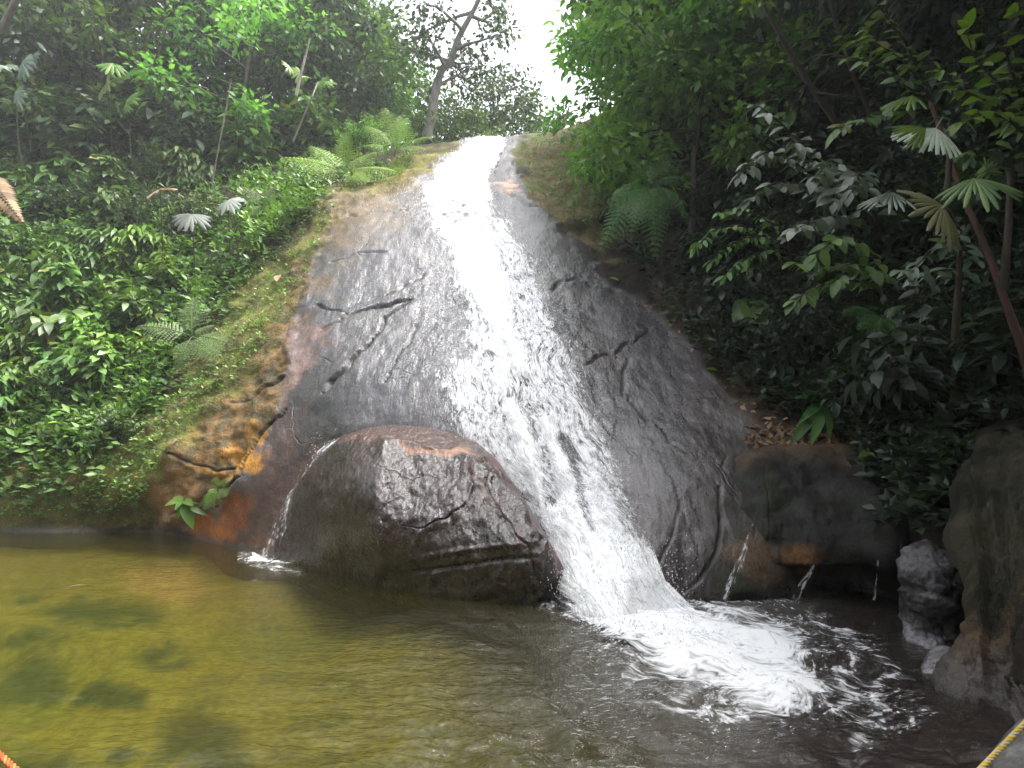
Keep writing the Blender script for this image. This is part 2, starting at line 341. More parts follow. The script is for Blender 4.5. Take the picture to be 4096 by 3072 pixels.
# ------------------------------------------------------------------ rocks traced by outline, given depth and thickness
def relief_rock(name, outline, ctrl, back, roundness, mat, colors, disp=None, cracks=(), n_theta=220, n_r=90, n_back=24, center=None, seed=0, edge=0.25):
    T = TPS(ctrl); o = np.array(outline, float)
    c = np.array(center) if center else o.mean(0)
    # resample the outline evenly
    oc = np.r_[o, o[:1]]; L = np.r_[0, np.cumsum(np.linalg.norm(np.diff(oc, axis=0), axis=1))]; t = np.linspace(0, L[-1], n_theta + 1)[:-1]
    O = np.c_[np.interp(t, L, oc[:, 0]), np.interp(t, L, oc[:, 1])]
    for _ in range(3): O = (np.roll(O, 1, 0) + 2 * O + np.roll(O, -1, 0)) / 4
    rs = np.linspace(0.0, 1, n_r); rs = 1 - (1 - rs) ** 1.35; rs[0] = 0.002
    PX = c[0] + (O[None, :, 0] - c[0]) * rs[:, None]; PY = c[1] + (O[None, :, 1] - c[1]) * rs[:, None]
    roll = roundness * (1 - np.sqrt(np.clip(1 - ((rs - (1 - edge)).clip(0) / edge) ** 2, 0, 1)))
    D = T(PX, PY) + roll[:, None]
    P = unproj(PX, PY, D); N = grid_normals(P)
    dv = 0.035 * fbm(P * 1.6, 5, seed) + 0.012 * fbm(P * np.array([6, 6, 3.0]), 3, seed + 9)
    if disp is not None: dv = dv + disp(PX, PY, P)
    for ln, w, dp in cracks:
        cw1, cw2, cw3 = crack_wobble(P * 1.5); d = seg_dist(PX + cw1, PY + cw2, ln); dv = dv - dp * smooth(w * cw3, 0, d)
    fade = smooth(1.0, .93, rs)[:, None]; P = P + N * (dv * (fade * .9 + .1))[..., None]
    rim = P[-1]; cen = rim.mean(0); bk = []
    bdir = cen - CAM; bdir[2] = 0; bdir /= np.linalg.norm(bdir)
    for k in range(1, n_back + 1):
        a = k / n_back * math.pi / 2
        ring = cen + (rim - cen) * max(math.cos(a), 0.003) + bdir * back * math.sin(a)
        ring = ring + .06 * back * fbm(ring * 1.1, 3, seed + 4)[:, None] * math.sin(a) * .5
        bk.append(ring)
    ALL = np.concatenate([P, np.array(bk)], 0); nr, nc = ALL.shape[:2]
    PXa = np.concatenate([PX, np.repeat(PX[-1:], n_back, 0)]); PYa = np.concatenate([PY, np.repeat(PY[-1:], n_back, 0)])
    tint, wet, rough = colors(PXa, PYa, ALL)
    i = np.arange(nr - 1)[:, None] * nc + np.arange(nc)[None]; j = np.arange(nr - 1)[:, None] * nc + (np.arange(nc)[None] + 1) % nc
    q = np.stack([i, j, j + nc, i + nc], -1).reshape(-1, 4)
    A = ALL.reshape(-1, 3); area = np.cross(A[q[:, 1]] - A[q[:, 0]], A[q[:, 3]] - A[q[:, 0]]); sgn = ((CAM - A[q[:, 0]]) * area).sum(1)[: (n_r - 1) * nc].sum()
    if sgn < 0: q = q[:, ::-1]
    base = np.array([cen[0], cen[1], 0.0])
    return mesh_np(name, A - base, q, mat, loc=base, attrs={"tint": ('FLOAT_COLOR', 'POINT', col4(tint.reshape(-1, 3))), "wet": ('FLOAT', 'POINT', wet.ravel()), "rough": ('FLOAT', 'POINT', rough.ravel())})
def wlp(x, y, dz=0.0): return (x, y, float(water_depth(x, y)))

B_OUT = [(262, 556), (272, 532), (287, 502), (303, 476), (322, 452), (343, 436), (368, 428), (395, 424.5), (425, 427), (455, 433), (478, 443), (497, 460), (511, 480), (526, 502), (541, 527), (556, 553), (567, 574), (574, 592), (572, 608), (556, 622), (520, 620), (480, 618), (430, 612), (380, 604), (330, 593), (290, 578), (262, 568)]
B_WL = [(262, 556), (290, 566), (320, 572), (345, 576), (380, 585), (420, 593), (460, 599), (500, 602), (540, 604), (566, 600)]
bctrl = [wlp(x, y) for x, y in B_WL] + [(x, y + 20, float(water_depth(x, y)) - .02) for x, y in B_WL]
bctrl += [(390, 440, 7.65), (430, 436, 7.6), (470, 450, 7.3), (345, 448, 7.75), (360, 470, 7.15), (400, 480, 6.85), (440, 480, 6.75), (478, 472, 6.8), (380, 540, 6.55), (440, 540, 6.2), (500, 540, 5.95), (300, 520, 7.9), (330, 490, 7.4), (330, 540, 7.25), (520, 510, 6.3), (545, 560, 5.85), (290, 545, 8.0), (480, 510, 6.35), (500, 480, 6.8), (385, 450, 7.35), (430, 449, 7.3)]
RIDGE = [(343, 450), (378, 440), (392, 452), (410, 456), (430, 456), (455, 456), (474, 462), (490, 478), (505, 500), (530, 535), (550, 575)]
def boulder_colors(px, py, P):
    n = fbm(P * 2.2, 4, 31); f = fbm(P * 7, 3, 33); px2 = px + n * 5 + f * 2; py2 = py + n * 4 + f * 2
    tint = np.empty(px.shape + (3,)); tint[:] = (0.036, 0.021, 0.017); wet = np.full(px.shape, 1.0); rough = np.full(px.shape, 0.05)
    def lay(m, c, w=1.0):
        nonlocal tint, wet
        tint = tint * (1 - m[..., None]) + np.array(c) * m[..., None]; wet = wet * (1 - m) + w * m
    lay(smooth(392, 376, px2 + (py2 - 480) * .12), (0.030, 0.012, 0.007), 0.95)
    lay(smooth(.2, .7, n) * .6, (0.060, 0.047, 0.046), 1.0)
    ridge_y = np.interp(px, [343, 378, 392, 410, 430, 455, 474, 490, 505, 530, 550], [446, 442, 452, 456, 456, 456, 462, 478, 500, 535, 575])
    top = smooth(3, -2, py2 - ridge_y) * smooth(330, 350, px) * smooth(482, 470, px)
    lay(top, (0.085, 0.040, 0.026), 0.9)
    lay(top * smooth(6, 1, np.abs(py2 - ridge_y)) * smooth(395, 410, px), (0.36, 0.19, 0.11), 0.7)
    lay(smooth(7, 3, seg_dist(px2, py2, [(480, 446), (497, 466), (512, 487), (527, 510), (545, 540), (560, 570)])), (0.09, 0.035, 0.024), 0.85)
    lay(smooth(5, 2, seg_dist(px2, py2, [(470, 470), (490, 500), (512, 525), (535, 560)])) * .6, (0.07, 0.03, 0.022), 0.9)
    wl = interp(px, B_WL); lay(smooth(14, 2, wl - py) * .8, (0.025, 0.018, 0.014), 0.9)
    return tint, np.clip(wet, 0, 1), rough
def boulder_disp(px, py, P):
    face = smooth(378, 395, px) * smooth(455, 470, py)
    d = np.zeros(px.shape)
    d += 0.016 * face * np.clip(vnoise(P * np.array([8, 5, 4.2]), 91), -.6, .8)
    d += 0.016 * face * vnoise(P * np.array([17, 11, 9.0]), 95)
    for ln, k, w in (([(343, 448), (378, 441), (392, 453), (430, 456), (455, 456), (474, 462), (490, 478), (505, 500), (530, 535), (550, 575)], .10, 11), ([(390, 453), (384, 480), (380, 520), (388, 560)], .07, 14), ([(474, 462), (470, 500), (500, 540)], .03, 9)):
        d += k * np.exp(-seg_dist(px + 5 * fbm(P * 2, 3, 97), py + 5 * fbm(P * 2, 3, 98), ln) / w)
    d -= 0.03 * smooth(4, 0, np.abs(py - (565 + 8 * np.sin(px * .02)))) * smooth(395, 430, px) * smooth(545, 520, px)
    d += 0.02 * smooth(5, 0, np.abs(py - (553 + 8 * np.sin(px * .021)))) * smooth(395, 430, px) * smooth(550, 520, px)
    return d
boulder = relief_rock("boulder", B_OUT, bctrl, 1.6, 0.34, MAT_BOULDER, boulder_colors, boulder_disp,
    [([(465, 474), (474, 490), (466, 505), (445, 520), (425, 528)], 2.4, .035), ([(478, 470), (490, 495), (508, 515)], 2, .03), ([(508, 515), (528, 545), (538, 575)], 2, .03), ([(400, 524), (425, 528)], 2, .02)], n_theta=420, n_r=150, center=(425, 525), seed=7)
tag(boulder, "big dark wet boulder with reddish brown top in the pool beside the falling water", "boulder")

def plain_colors(base, alt, wetv, roughv=.2, low=None, scale=2.0, seed=3):
    def f(px, py, P):
        n = fbm(P * scale, 4, seed); m = smooth(-.3, .5, n)[..., None]
        t = np.array(base) * (1 - m) + np.array(alt) * m; wet = np.full(px.shape, wetv)
        if low is not None:
            k = smooth(.22, .05, P[..., 2])[..., None]; t = t * (1 - k) + np.array(low) * k
        return t, wet + .2 * n * wetv, np.full(px.shape, roughv)
    return f
# ------------------------------------------------------------------ other rocks at the pool
def block_colors(px, py, P):
    n = fbm(P * 1.7, 4, 51); f = fbm(P * 5, 3, 52); m = smooth(-.25, .35, n + .3 * f)[..., None]
    t = np.array((0.016, 0.014, 0.011)) * (1 - m) + np.array((0.018, 0.024, 0.009)) * m  # mossy rock, its colour lowered further for the shade of the bank
    top = smooth(30, 5, py - np.interp(px, [715, 770, 830, 905], [462, 441, 441, 455]))[..., None]
    t = t * (1 - top) + np.array((0.075, 0.045, 0.024)) * top
    k = smooth(1.2, .4, np.hypot((px - 800) / 26, (py - 556) / 14))[..., None]; t = t * (1 - k) + np.array((0.16, 0.075, 0.02)) * k
    k = smooth(1.2, .4, np.hypot((px - 752) / 32, (py - 553) / 16))[..., None]; t = t * (1 - k) + np.array((0.12, 0.075, 0.045)) * k
    return t, np.clip(.34 + .25 * f, 0, 1), np.full(px.shape, .5)
def block_disp(px, py, P):
    return -.45 * smooth(562, 585, py) * smooth(732, 760, px) + .05 * fbm(P * np.array([3, 3, 1.5]), 4, 55)
tag(relief_rock("rock", [(718, 500), (724, 470), (738, 452), (770, 441), (830, 440), (880, 448), (912, 500), (912, 560), (905, 610), (800, 618), (730, 620), (706, 610), (712, 560)],
    [(740, 470, 6.9), (800, 450, 6.9), (870, 460, 6.5), (760, 500, 6.45), (850, 510, 6.1), (730, 540, 6.35), (770, 540, 6.2), (850, 560, 5.9), (900, 560, 5.6)] + [wlp(x, y) for x, y in ((712, 607), (760, 603), (820, 600), (880, 602))], 1.5, .5, MAT_ROCK, block_colors, block_disp,
    [([(768, 470), (772, 510), (768, 545)], 1.6, .02)], n_theta=320, n_r=110, seed=17),
    "dark mossy block with dripping undercut foot and dead leaves on its top ledge", "rock")
def pillar_colors(px, py, P):
    n = fbm(P * np.array([5, 5, 1.0]), 4, 61); m = smooth(-.4, .5, n)[..., None]
    t = np.array((0.018, 0.014, 0.008)) * (1 - m) + np.array((0.070, 0.044, 0.016)) * m
    g = smooth(640, 540, py + 60 * fbm(P * 1.6, 3, 5))[..., None] * .8; t = t * (1 - g) + np.array((0.020, 0.022, 0.008)) * g
    lo = smooth(.45, .05, P[..., 2])[..., None]; t = t * (1 - lo) + np.array((0.075, 0.06, 0.055)) * lo
    return t, np.clip(.25 + .5 * lo[..., 0] + .2 * n, 0, 1), np.full(px.shape, .4)
def pillar_disp(px, py, P):
    return .05 * (1 - 1.6 * np.abs(fbm(np.stack([px * .05 + P[..., 2] * .3, P[..., 1] * .5, P[..., 2] * .4], -1), 4, 65))) + .05 * fbm(np.stack([px * .045 + P[..., 2] * .4, P[..., 1] * .5, P[..., 2] * .5], -1), 4, 66) + .03 * fbm(P * np.array([9, 9, 2.5]), 4, 67, .65) + .10 * fbm(P * 1.3, 3, 68)
tag(relief_rock("rock_pillar", [(962, 520), (958, 470), (975, 430), (1030, 405), (1110, 400), (1140, 600), (1130, 840), (1060, 810), (1015, 760), (985, 728), (952, 715), (951, 680), (966, 645), (970, 590)],
    [(990, 450, 4.9), (1090, 450, 4.3), (985, 550, 4.3), (1060, 560, 3.9), (990, 640, 3.85), (1060, 640, 3.5)] + [wlp(x, y) for x, y in ((955, 702), (985, 712), (1015, 735), (1060, 790))] + [(955, 716, 3.62), (1015, 752, 3.1)], 1.2, .5, MAT_ROCK, pillar_colors, pillar_disp, n_theta=320, n_r=110, seed=23),
    "tall brown mossy rock pillar with grooved foot standing in the pool", "rock")
def grey_rock_disp(px, py, P): return .05 * fbm(P * np.array([4, 4, 2.2]), 5, 72, .6) - .04 * smooth(6, 0, np.abs(py - 592 - .25 * (px - 930))) + .03 * np.abs(fbm(P * 8, 3, 73))
tag(relief_rock("rock", [(898, 560), (908, 545), (928, 540), (948, 552), (962, 580), (968, 620), (962, 648), (930, 656), (905, 650), (907, 625), (902, 590)],
    [(925, 560, 5.0), (905, 580, 5.05), (935, 600, 4.75), (960, 600, 4.9)] + [wlp(x, y) for x, y in ((908, 638), (930, 642), (958, 640))] + [(930, 655, 4.5)], .7, .4, MAT_ROCK, plain_colors((.035, .032, .030), (.14, .135, .145), .5, .3, low=(.24, .23, .25), scale=4.5, seed=71), grey_rock_disp, n_theta=180, n_r=60, seed=71),
    "pale grey rounded rock at the water beside the brown pillar", "rock")
tag(relief_rock("rock", [(920, 668), (928, 655), (942, 649), (954, 652), (956, 668), (950, 684), (925, 684)], [(938, 656, 4.35), (930, 668, 4.2), (950, 668, 4.15), (938, 682, 4.08)], .35, .2, MAT_ROCK,
    plain_colors((.14, .13, .15), (.26, .25, .27), .8, .1, seed=75), None, n_theta=90, n_r=36, seed=75), "small wet grey stone at the foot of the brown pillar", "rock")
tag(relief_rock("rock", [(985, 775), (1000, 742), (1022, 722), (1060, 708), (1130, 700), (1200, 760), (1200, 900), (1050, 900), (980, 830)], [(1000, 760, 2.75), (1060, 730, 2.85), (1060, 800, 2.4), (1150, 740, 2.6), (1000, 800, 2.6)], .7, .3, MAT_ROCK,
    plain_colors((.10, .10, .10), (.20, .20, .19), .4, .3, seed=79), None, n_theta=140, n_r=50, seed=79), "grey rock under the yellow rope at the pool edge", "rock")

# ------------------------------------------------------------------ pool: bed, water surface, foam
def px_grid(us, vs):
    PX, PY = np.meshgrid(us, vs); return PX, PY
def plane_pts(PX, PY, z): return unproj(PX, PY, water_depth(PX, PY, z))
def build_bed():
    us = np.r_[np.arange(-500, -5, 20.0), np.arange(-5, 1030, 4.0), np.arange(1030, 1500, 20.0)]; vs = np.r_[np.arange(508, 520, 2.0), np.arange(520, 780, 3.0), np.arange(780, 1400, 25.0)]
    PX, PY = px_grid(us, vs); P = plane_pts(PX, PY, 0.0)
    n = fbm(P * np.array([.9, .9, 1]), 4, 101); f = fbm(P * 3.5, 4, 102)
    right = smooth(380, 680, PX - (PY - 600) * .55 + 30 * n)
    depth = .30 + .35 * smooth(520, 640, PY) + .12 * n + .35 * right
    P[..., 2] -= depth
    wx = PX + 14 * n + 7 * f; wy = PY + 7 * n + 4 * f
    t = np.empty(PX.shape + (3,)); t[:] = (0.130, 0.116, 0.024)
    def lay(m, c):
        nonlocal t
        t = t * (1 - m[..., None]) + np.array(c) * m[..., None]
    lay(smooth(-.25, .45, n + .4 * f), (0.105, 0.105, 0.022)); lay(smooth(.25, .8, f - .3 * n) * .6, (0.08, 0.08, 0.025))
    lay(smooth(600, 540, wy) * smooth(420, 300, wx) * .7, (0.12, 0.095, 0.03))
    for cx, cy_, rx, ry in ((40, 617, 26, 12), (114, 626, 20, 7), (185, 655, 34, 14), (220, 690, 34, 22), (30, 690, 44, 20), (60, 705, 22, 10), (285, 745, 34, 16), (90, 575, 46, 7), (20, 590, 30, 6), (160, 600, 26, 6), (110, 668, 18, 6), (120, 740, 30, 10), (330, 770, 26, 14)):
        lay(smooth(1.25, .45, np.hypot((wx + 9 * f - cx) / (rx * 1.4), (wy - cy_) / (ry * 1.45))) * .85, (0.026, 0.036, 0.018))
    lay(smooth(1.25, .6, np.hypot((wx - 172) / 40, (wy - 556) / 14)), (0.20, 0.135, 0.05))
    lay(right, (0.085, 0.070, 0.055)); lay(smooth(640, 760, PX + 20 * n), (0.022, 0.015, 0.011))  # greyer centre of the bed stands in for the slab's reflection
    M = NT("pool bed"); c = M.attr("tint", 'Color'); p = M.pos(); k = M.noise(p, 14, 5, .65)
    c = M.mix(1.0, c, M.mix(M.range(k, .3, .7), (.7, .7, .7, 1), (1.25, 1.25, 1.2, 1)), 'MULTIPLY')
    B = M.bsdf(Base_Color=c, Roughness=0.95, Specular_IOR_Level=0.0)
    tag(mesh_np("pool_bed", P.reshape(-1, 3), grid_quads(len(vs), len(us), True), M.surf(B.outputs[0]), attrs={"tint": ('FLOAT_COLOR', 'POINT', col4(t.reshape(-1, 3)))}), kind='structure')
build_bed()
FOAM_CORE = [(560, 592), (600, 600), (650, 612), (690, 612), (745, 617), (790, 630), (806, 655), (822, 690), (800, 700), (770, 708), (730, 708), (700, 694), (655, 678), (628, 655), (600, 626)]
FOAM_LINES = [([(745, 617), (800, 622), (842, 634), (866, 650), (882, 668), (880, 690)], 9, .58), ([(838, 640), (846, 660), (836, 680), (852, 694), (832, 702), (822, 712)], 5, .60), ([(880, 672), (872, 690), (878, 712), (866, 730), (876, 745), (858, 752)], 10, .54),
              ([(690, 700), (730, 715), (770, 712), (806, 698), (840, 694)], 7, .62), ([(625, 650), (650, 690), (700, 712), (720, 730)], 6, .5), ([(905, 700), (890, 712), (872, 720)], 6, .5), ([(870, 760), (900, 735), (930, 720)], 4, .42), ([(566, 604), (590, 618), (615, 640), (640, 672)], 8, .6), ([(640, 600), (700, 608), (760, 612)], 5, .62)]
def pool_agitation(P):
    imp = plane_pts(np.array(715.), np.array(655.), 0.0); a = smooth(5.5, .6, np.hypot(P[..., 0] - imp[0], P[..., 1] - imp[1]))
    st = plane_pts(np.array(266.), np.array(560.), 0.0); b = smooth(2.6, .2, np.hypot(P[..., 0] - st[0], P[..., 1] - st[1])) * .45
    return np.maximum(a, b), imp, st
def wave_height(P, PX, PY):
    a, imp, st = pool_agitation(P); x, y = P[..., 0], P[..., 1]
    w = .004 * fbm(np.stack([x * 1.4 + y * .5, y * 3.6 - x * .3, 0 * x], -1), 3, 201)
    near = smooth(4.8, 2.6, y)
    w = w + near * .030 * fbm(np.stack([x * 1.1 - y * .3, y * 2.6 + x * .5, 0 * x + 5], -1), 3, 203)
    w = w + near * .038 * smooth(-.1, .6, vnoise(np.stack([x * .9, y * 1.6, 0 * x + 9], -1), 211)) * fbm(np.stack([x * 4 + y, y * 9 - x, 0 * x + 7], -1), 3, 212)
    w = w + a * .020 * (fbm(np.stack([x * 3.2, y * 4.2, 0 * x + 2], -1), 4, 205, .55)) + a ** 2 * .020 * (1 - 2 * np.abs(vnoise(np.stack([x * 2.2 + .3 * y, y * 3.0, 0 * x], -1), 207)))
    for c, amp, k, dec in ((st, .0045, 15.0, .45), (imp, .007, 11.0, .35)):
        r = np.hypot(x - c[0], y - c[1]); ph = r * k + 2.2 * vnoise(np.stack([x * .8, y * .8, 0 * x + k], -1), 209); w = w + amp * np.sin(ph) * np.exp(-r * dec) * smooth(.1, .5, r)
    return w
def build_water():
    us = np.r_[np.arange(-520, -5, 14.0), np.arange(-5, 1030, 2.5), np.arange(1030, 1540, 14.0)]; vs = np.r_[np.arange(500, 770, 1.25), np.arange(770, 1600, 20.0)]
    PX, PY = px_grid(us, vs); P = plane_pts(PX, PY, 0.0); P[..., 2] = wave_height(P, PX, PY)
    a, _, _ = pool_agitation(P); a = np.maximum(a, .7 * smooth(4.4, 2.8, P[..., 1]) * smooth(-.15, .5, vnoise(P * np.array([.9, 1.8, 0]), 215)))
    ext = []
    for yy in (-1.5, -4.0): ext.append(np.c_[P[-1, :, 0] * (1 + (P[-1, :, 1] - yy) * .8), np.full(len(us), yy), np.zeros(len(us))])
    ALL = np.concatenate([P, np.array(ext)]); a = np.concatenate([a, np.zeros((2, len(us)))])
    M = NT("pool water"); p = M.pos(); ag = M.attr("agit")
    q = M.mapping(p, (1.0, 1.9, 1.0), (0, 0, .25)); n1 = M.noise(q, 7, 3, .5, .4); n2 = M.noise(q, 24, 3, .55, .3)
    h = M.math('ADD', M.math('MULTIPLY', n1, M.range(ag, 0, 1, .30, 1.2, 'LINEAR')), M.math('MULTIPLY', n2, M.range(ag, 0, 1, .10, .55, 'LINEAR')))
    b = M.bump(h, .8, .035)
    tr = M.n("ShaderNodeBsdfTransparent"); tr.inputs[0].default_value = (0.88, 0.88, 0.70, 1)
    gl = M.n("ShaderNodeBsdfGlossy"); gl.inputs['Roughness'].default_value = .04; gl.inputs['Color'].default_value = (1, 1, 1, 1); M.l(b, gl.inputs['Normal'])
    fr = M.n("ShaderNodeFresnel"); fr.inputs[0].default_value = 1.36; M.l(b, fr.inputs['Normal'])
    mk = M.n("ShaderNodeBsdfDiffuse"); M.l(M.attr('murk_sheen', 'Color'), mk.inputs[0]); m0 = M.n("ShaderNodeMixShader"); M.l(M.attr('murk_sheen', 'Alpha'), m0.inputs[0]); M.l(tr.outputs[0], m0.inputs[1]); M.l(mk.outputs[0], m0.inputs[2])
    mx = M.n("ShaderNodeMixShader"); M.l(fr.outputs[0], mx.inputs[0]); M.l(m0.outputs[0], mx.inputs[1]); M.l(gl.outputs[0], mx.inputs[2])
    mr = smooth(380, 720, PX - (PY - 600) * .55); far = smooth(720, 860, PX + .2 * (PY - 640)); mc = (np.array((.075, .066, .014)) * (1 - mr[..., None]) + np.array((.150, .137, .122)) * mr[..., None]) * (1 - far[..., None]) + np.array((.040, .030, .026)) * far[..., None]  # cloudy water; the pale grey centre also paints in the slab's reflection
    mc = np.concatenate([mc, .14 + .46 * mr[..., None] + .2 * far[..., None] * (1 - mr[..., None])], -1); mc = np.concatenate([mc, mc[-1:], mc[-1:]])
    tag(mesh_np("water", ALL.reshape(-1, 3), grid_quads(ALL.shape[0], ALL.shape[1], True), M.surf(mx.outputs[0]), attrs={"agit": ('FLOAT', 'POINT', a.ravel()), "murk_sheen": ('FLOAT_COLOR', 'POINT', mc.reshape(-1, 4))}), kind='structure')
build_water()
def white_water(name, soft, scale_a, scale_b, lo, hi, spread, vec):
    """broken white water: where the noise beats the local amount of water the sheet is open"""
    M = NT(name); p = M.attr(vec, 'Vector'); d = M.attr("dens")
    n1 = M.noise(M.mapping(p, scale_a), 1.0, 4, .62, .5); n2 = M.noise(M.mapping(p, scale_b), 1.0, 3, .6, .3)
    n = M.math('ADD', M.math('MULTIPLY', n1, .55), M.math('MULTIPLY', n2, .45))
    m = M.math('MULTIPLY_ADD', M.math('SUBTRACT', n, .5), spread, d); a = M.range(m, lo, hi)
    b = M.bump(m, .12, .02)
    df = M.n("ShaderNodeBsdfDiffuse"); df.inputs[0].default_value = (.93, .935, .94, 1); M.l(b, df.inputs['Normal'])
    tl = M.n("ShaderNodeBsdfTranslucent"); tl.inputs[0].default_value = (.88, .89, .90, 1)
    m1 = M.n("ShaderNodeMixShader"); m1.inputs[0].default_value = soft; M.l(df.outputs[0], m1.inputs[1]); M.l(tl.outputs[0], m1.inputs[2])
    tr = M.n("ShaderNodeBsdfTransparent"); mx = M.n("ShaderNodeMixShader"); M.l(a, mx.inputs[0]); M.l(tr.outputs[0], mx.inputs[1]); M.l(m1.outputs[0], mx.inputs[2])
    return M.surf(mx.outputs[0])
MAT_FALL = white_water("falling white water", .12, (15, 3.6, 1), (50, 13, 1), .36, .92, 2.5, "flow")
MAT_FOAM = white_water("foam", .15, (5, 7, 1), (19, 26, 1), .34, 1.0, 2.4, "flow")
def build_foam():
    for us, vs, poly, lines, lab in ((np.arange(540, 960, 2.0), np.arange(585, 800, 1.2), FOAM_CORE, FOAM_LINES, "pool"), (np.arange(225, 310, 1.5), np.arange(546, 582, 1.0), [(252, 552), (262, 556), (275, 561), (292, 566), (280, 569), (262, 565), (250, 559)], [([(240, 556), (262, 567), (300, 573)], 3, .45)], "stream")):
        PX, PY = px_grid(us, vs); P = plane_pts(PX, PY, 0.0)
        wob = 15 * fbm(P * 1.8, 4, 301) + 9 * fbm(P * 5, 3, 302); k = 1.0 if lab == "pool" else .25; px2 = PX + wob * k; py2 = PY + .6 * np.roll(wob, 5, 0) * k
        d = soft_poly(px2, py2, poly, 24 * k + 1) * .98
        if lab == 'pool': d = np.maximum(d, .38 * smooth(1.3, .5, np.hypot((px2 - 862) / 52, (py2 - 685) / 72))); d = np.maximum(d, .36 * smooth(1.3, .5, np.hypot((px2 - 900) / 50, (py2 - 720) / 45)))
        for ln, w, s in lines: d = np.maximum(d, s * smooth(w * 1.8, 0, seg_dist(px2, py2, ln)))
        halo = smooth(80 * k, 0, seg_dist(PX, PY, poly + [poly[0]])) * .42; d = np.maximum(d, np.where(inside(PX, PY, poly), d, halo))
        imp = plane_pts(np.array(655.), np.array(625.), 0.0); mound = smooth(1.5, .1, np.hypot(P[..., 0] - imp[0], P[..., 1] - imp[1])) if lab == "pool" else 0
        P[..., 2] = wave_height(P, PX, PY) + .012 + np.clip(d - .4, 0, 1) * (.02 + .02 * (fbm(P * 4.5, 4, 305) + .4)) + mound * .07
        q = grid_quads(len(vs), len(us), True); keep = d.ravel()[q].max(1) > .12; q = q[keep]; idx, inv = np.unique(q, return_inverse=True)
        fl = np.stack([P[..., 0] + .25 * fbm(P * 1.5, 3, 310), P[..., 1] + .25 * fbm(P * 1.5, 3, 311), 0 * PX], -1).reshape(-1, 3)
        tag(mesh_np("foam", P.reshape(-1, 3)[idx], inv.reshape(q.shape), MAT_FOAM, attrs={"dens": ('FLOAT', 'POINT', d.ravel()[idx]), "flow": ('FLOAT_VECTOR', 'POINT', fl[idx])}),
            "white churned foam where the fall meets the pool" if lab == "pool" else "small white foam patch where the side stream meets the pool", "foam", kind='stuff')
build_foam()

# ------------------------------------------------------------------ the waterfall and the side streams
EDGE_L = [(130, 472), (138, 471), (165, 454), (185, 441), (197, 426), (215, 424), (240, 440), (280, 448), (330, 448), (370, 440), (400, 436), (430, 446), (470, 478), (500, 521), (520, 540), (560, 568), (590, 584), (620, 606), (640, 620)]
EDGE_R = [(130, 503), (138, 503), (165, 490), (195, 492), (215, 510), (240, 536), (280, 556), (330, 570), (370, 584), (400, 596), (430, 604), (470, 616), (500, 624), (540, 636), (580, 652), (620, 690), (640, 720)]
CORE = [([(487, 134), (486, 140), (472, 165), (457, 192), (462, 215), (478, 250), (490, 290), (502, 330), (512, 370), (522, 410), (534, 450), (556, 490), (580, 530), (603, 570), (632, 602), (666, 635)], [13, 13, 15, 25, 26, 20, 19, 17, 15, 18, 22, 27, 33, 38, 44, 50], 1.25),
        ([(500, 230), (530, 290), (552, 340), (572, 390), (590, 430), (602, 470), (614, 510), (628, 550), (645, 595)], [12, 14, 12, 11, 12, 13, 16, 20, 24], .72),
        ([(470, 225), (468, 280), (470, 330), (478, 380), (490, 420)], [16, 14, 14, 14, 16], .66), ([(432, 372), (452, 398), (468, 440), (480, 468)], [4, 11, 14, 10], .64), ([(506, 300), (535, 360), (550, 420), (566, 470), (590, 520)], [16, 18, 18, 20, 24], .70)]
def wdist(px, py, line, widths):
    best = np.full(np.shape(px), 1e9)
    for (x0, y0), (x1, y1), w0, w1 in zip(line[:-1], line[1:], widths[:-1], widths[1:]):
        dx, dy = x1 - x0, y1 - y0; t = np.clip(((px - x0) * dx + (py - y0) * dy) / (dx * dx + dy * dy), 0, 1)
        best = np.minimum(best, np.hypot(px - x0 - t * dx, py - y0 - t * dy) / (w0 + (w1 - w0) * t))
    return best
def surf_point(px, py, off):
    d = np.minimum(DEPTH(px, py), water_depth(px, np.maximum(py, 470)) + 0 * px)
    return unproj(px, py, d - off)
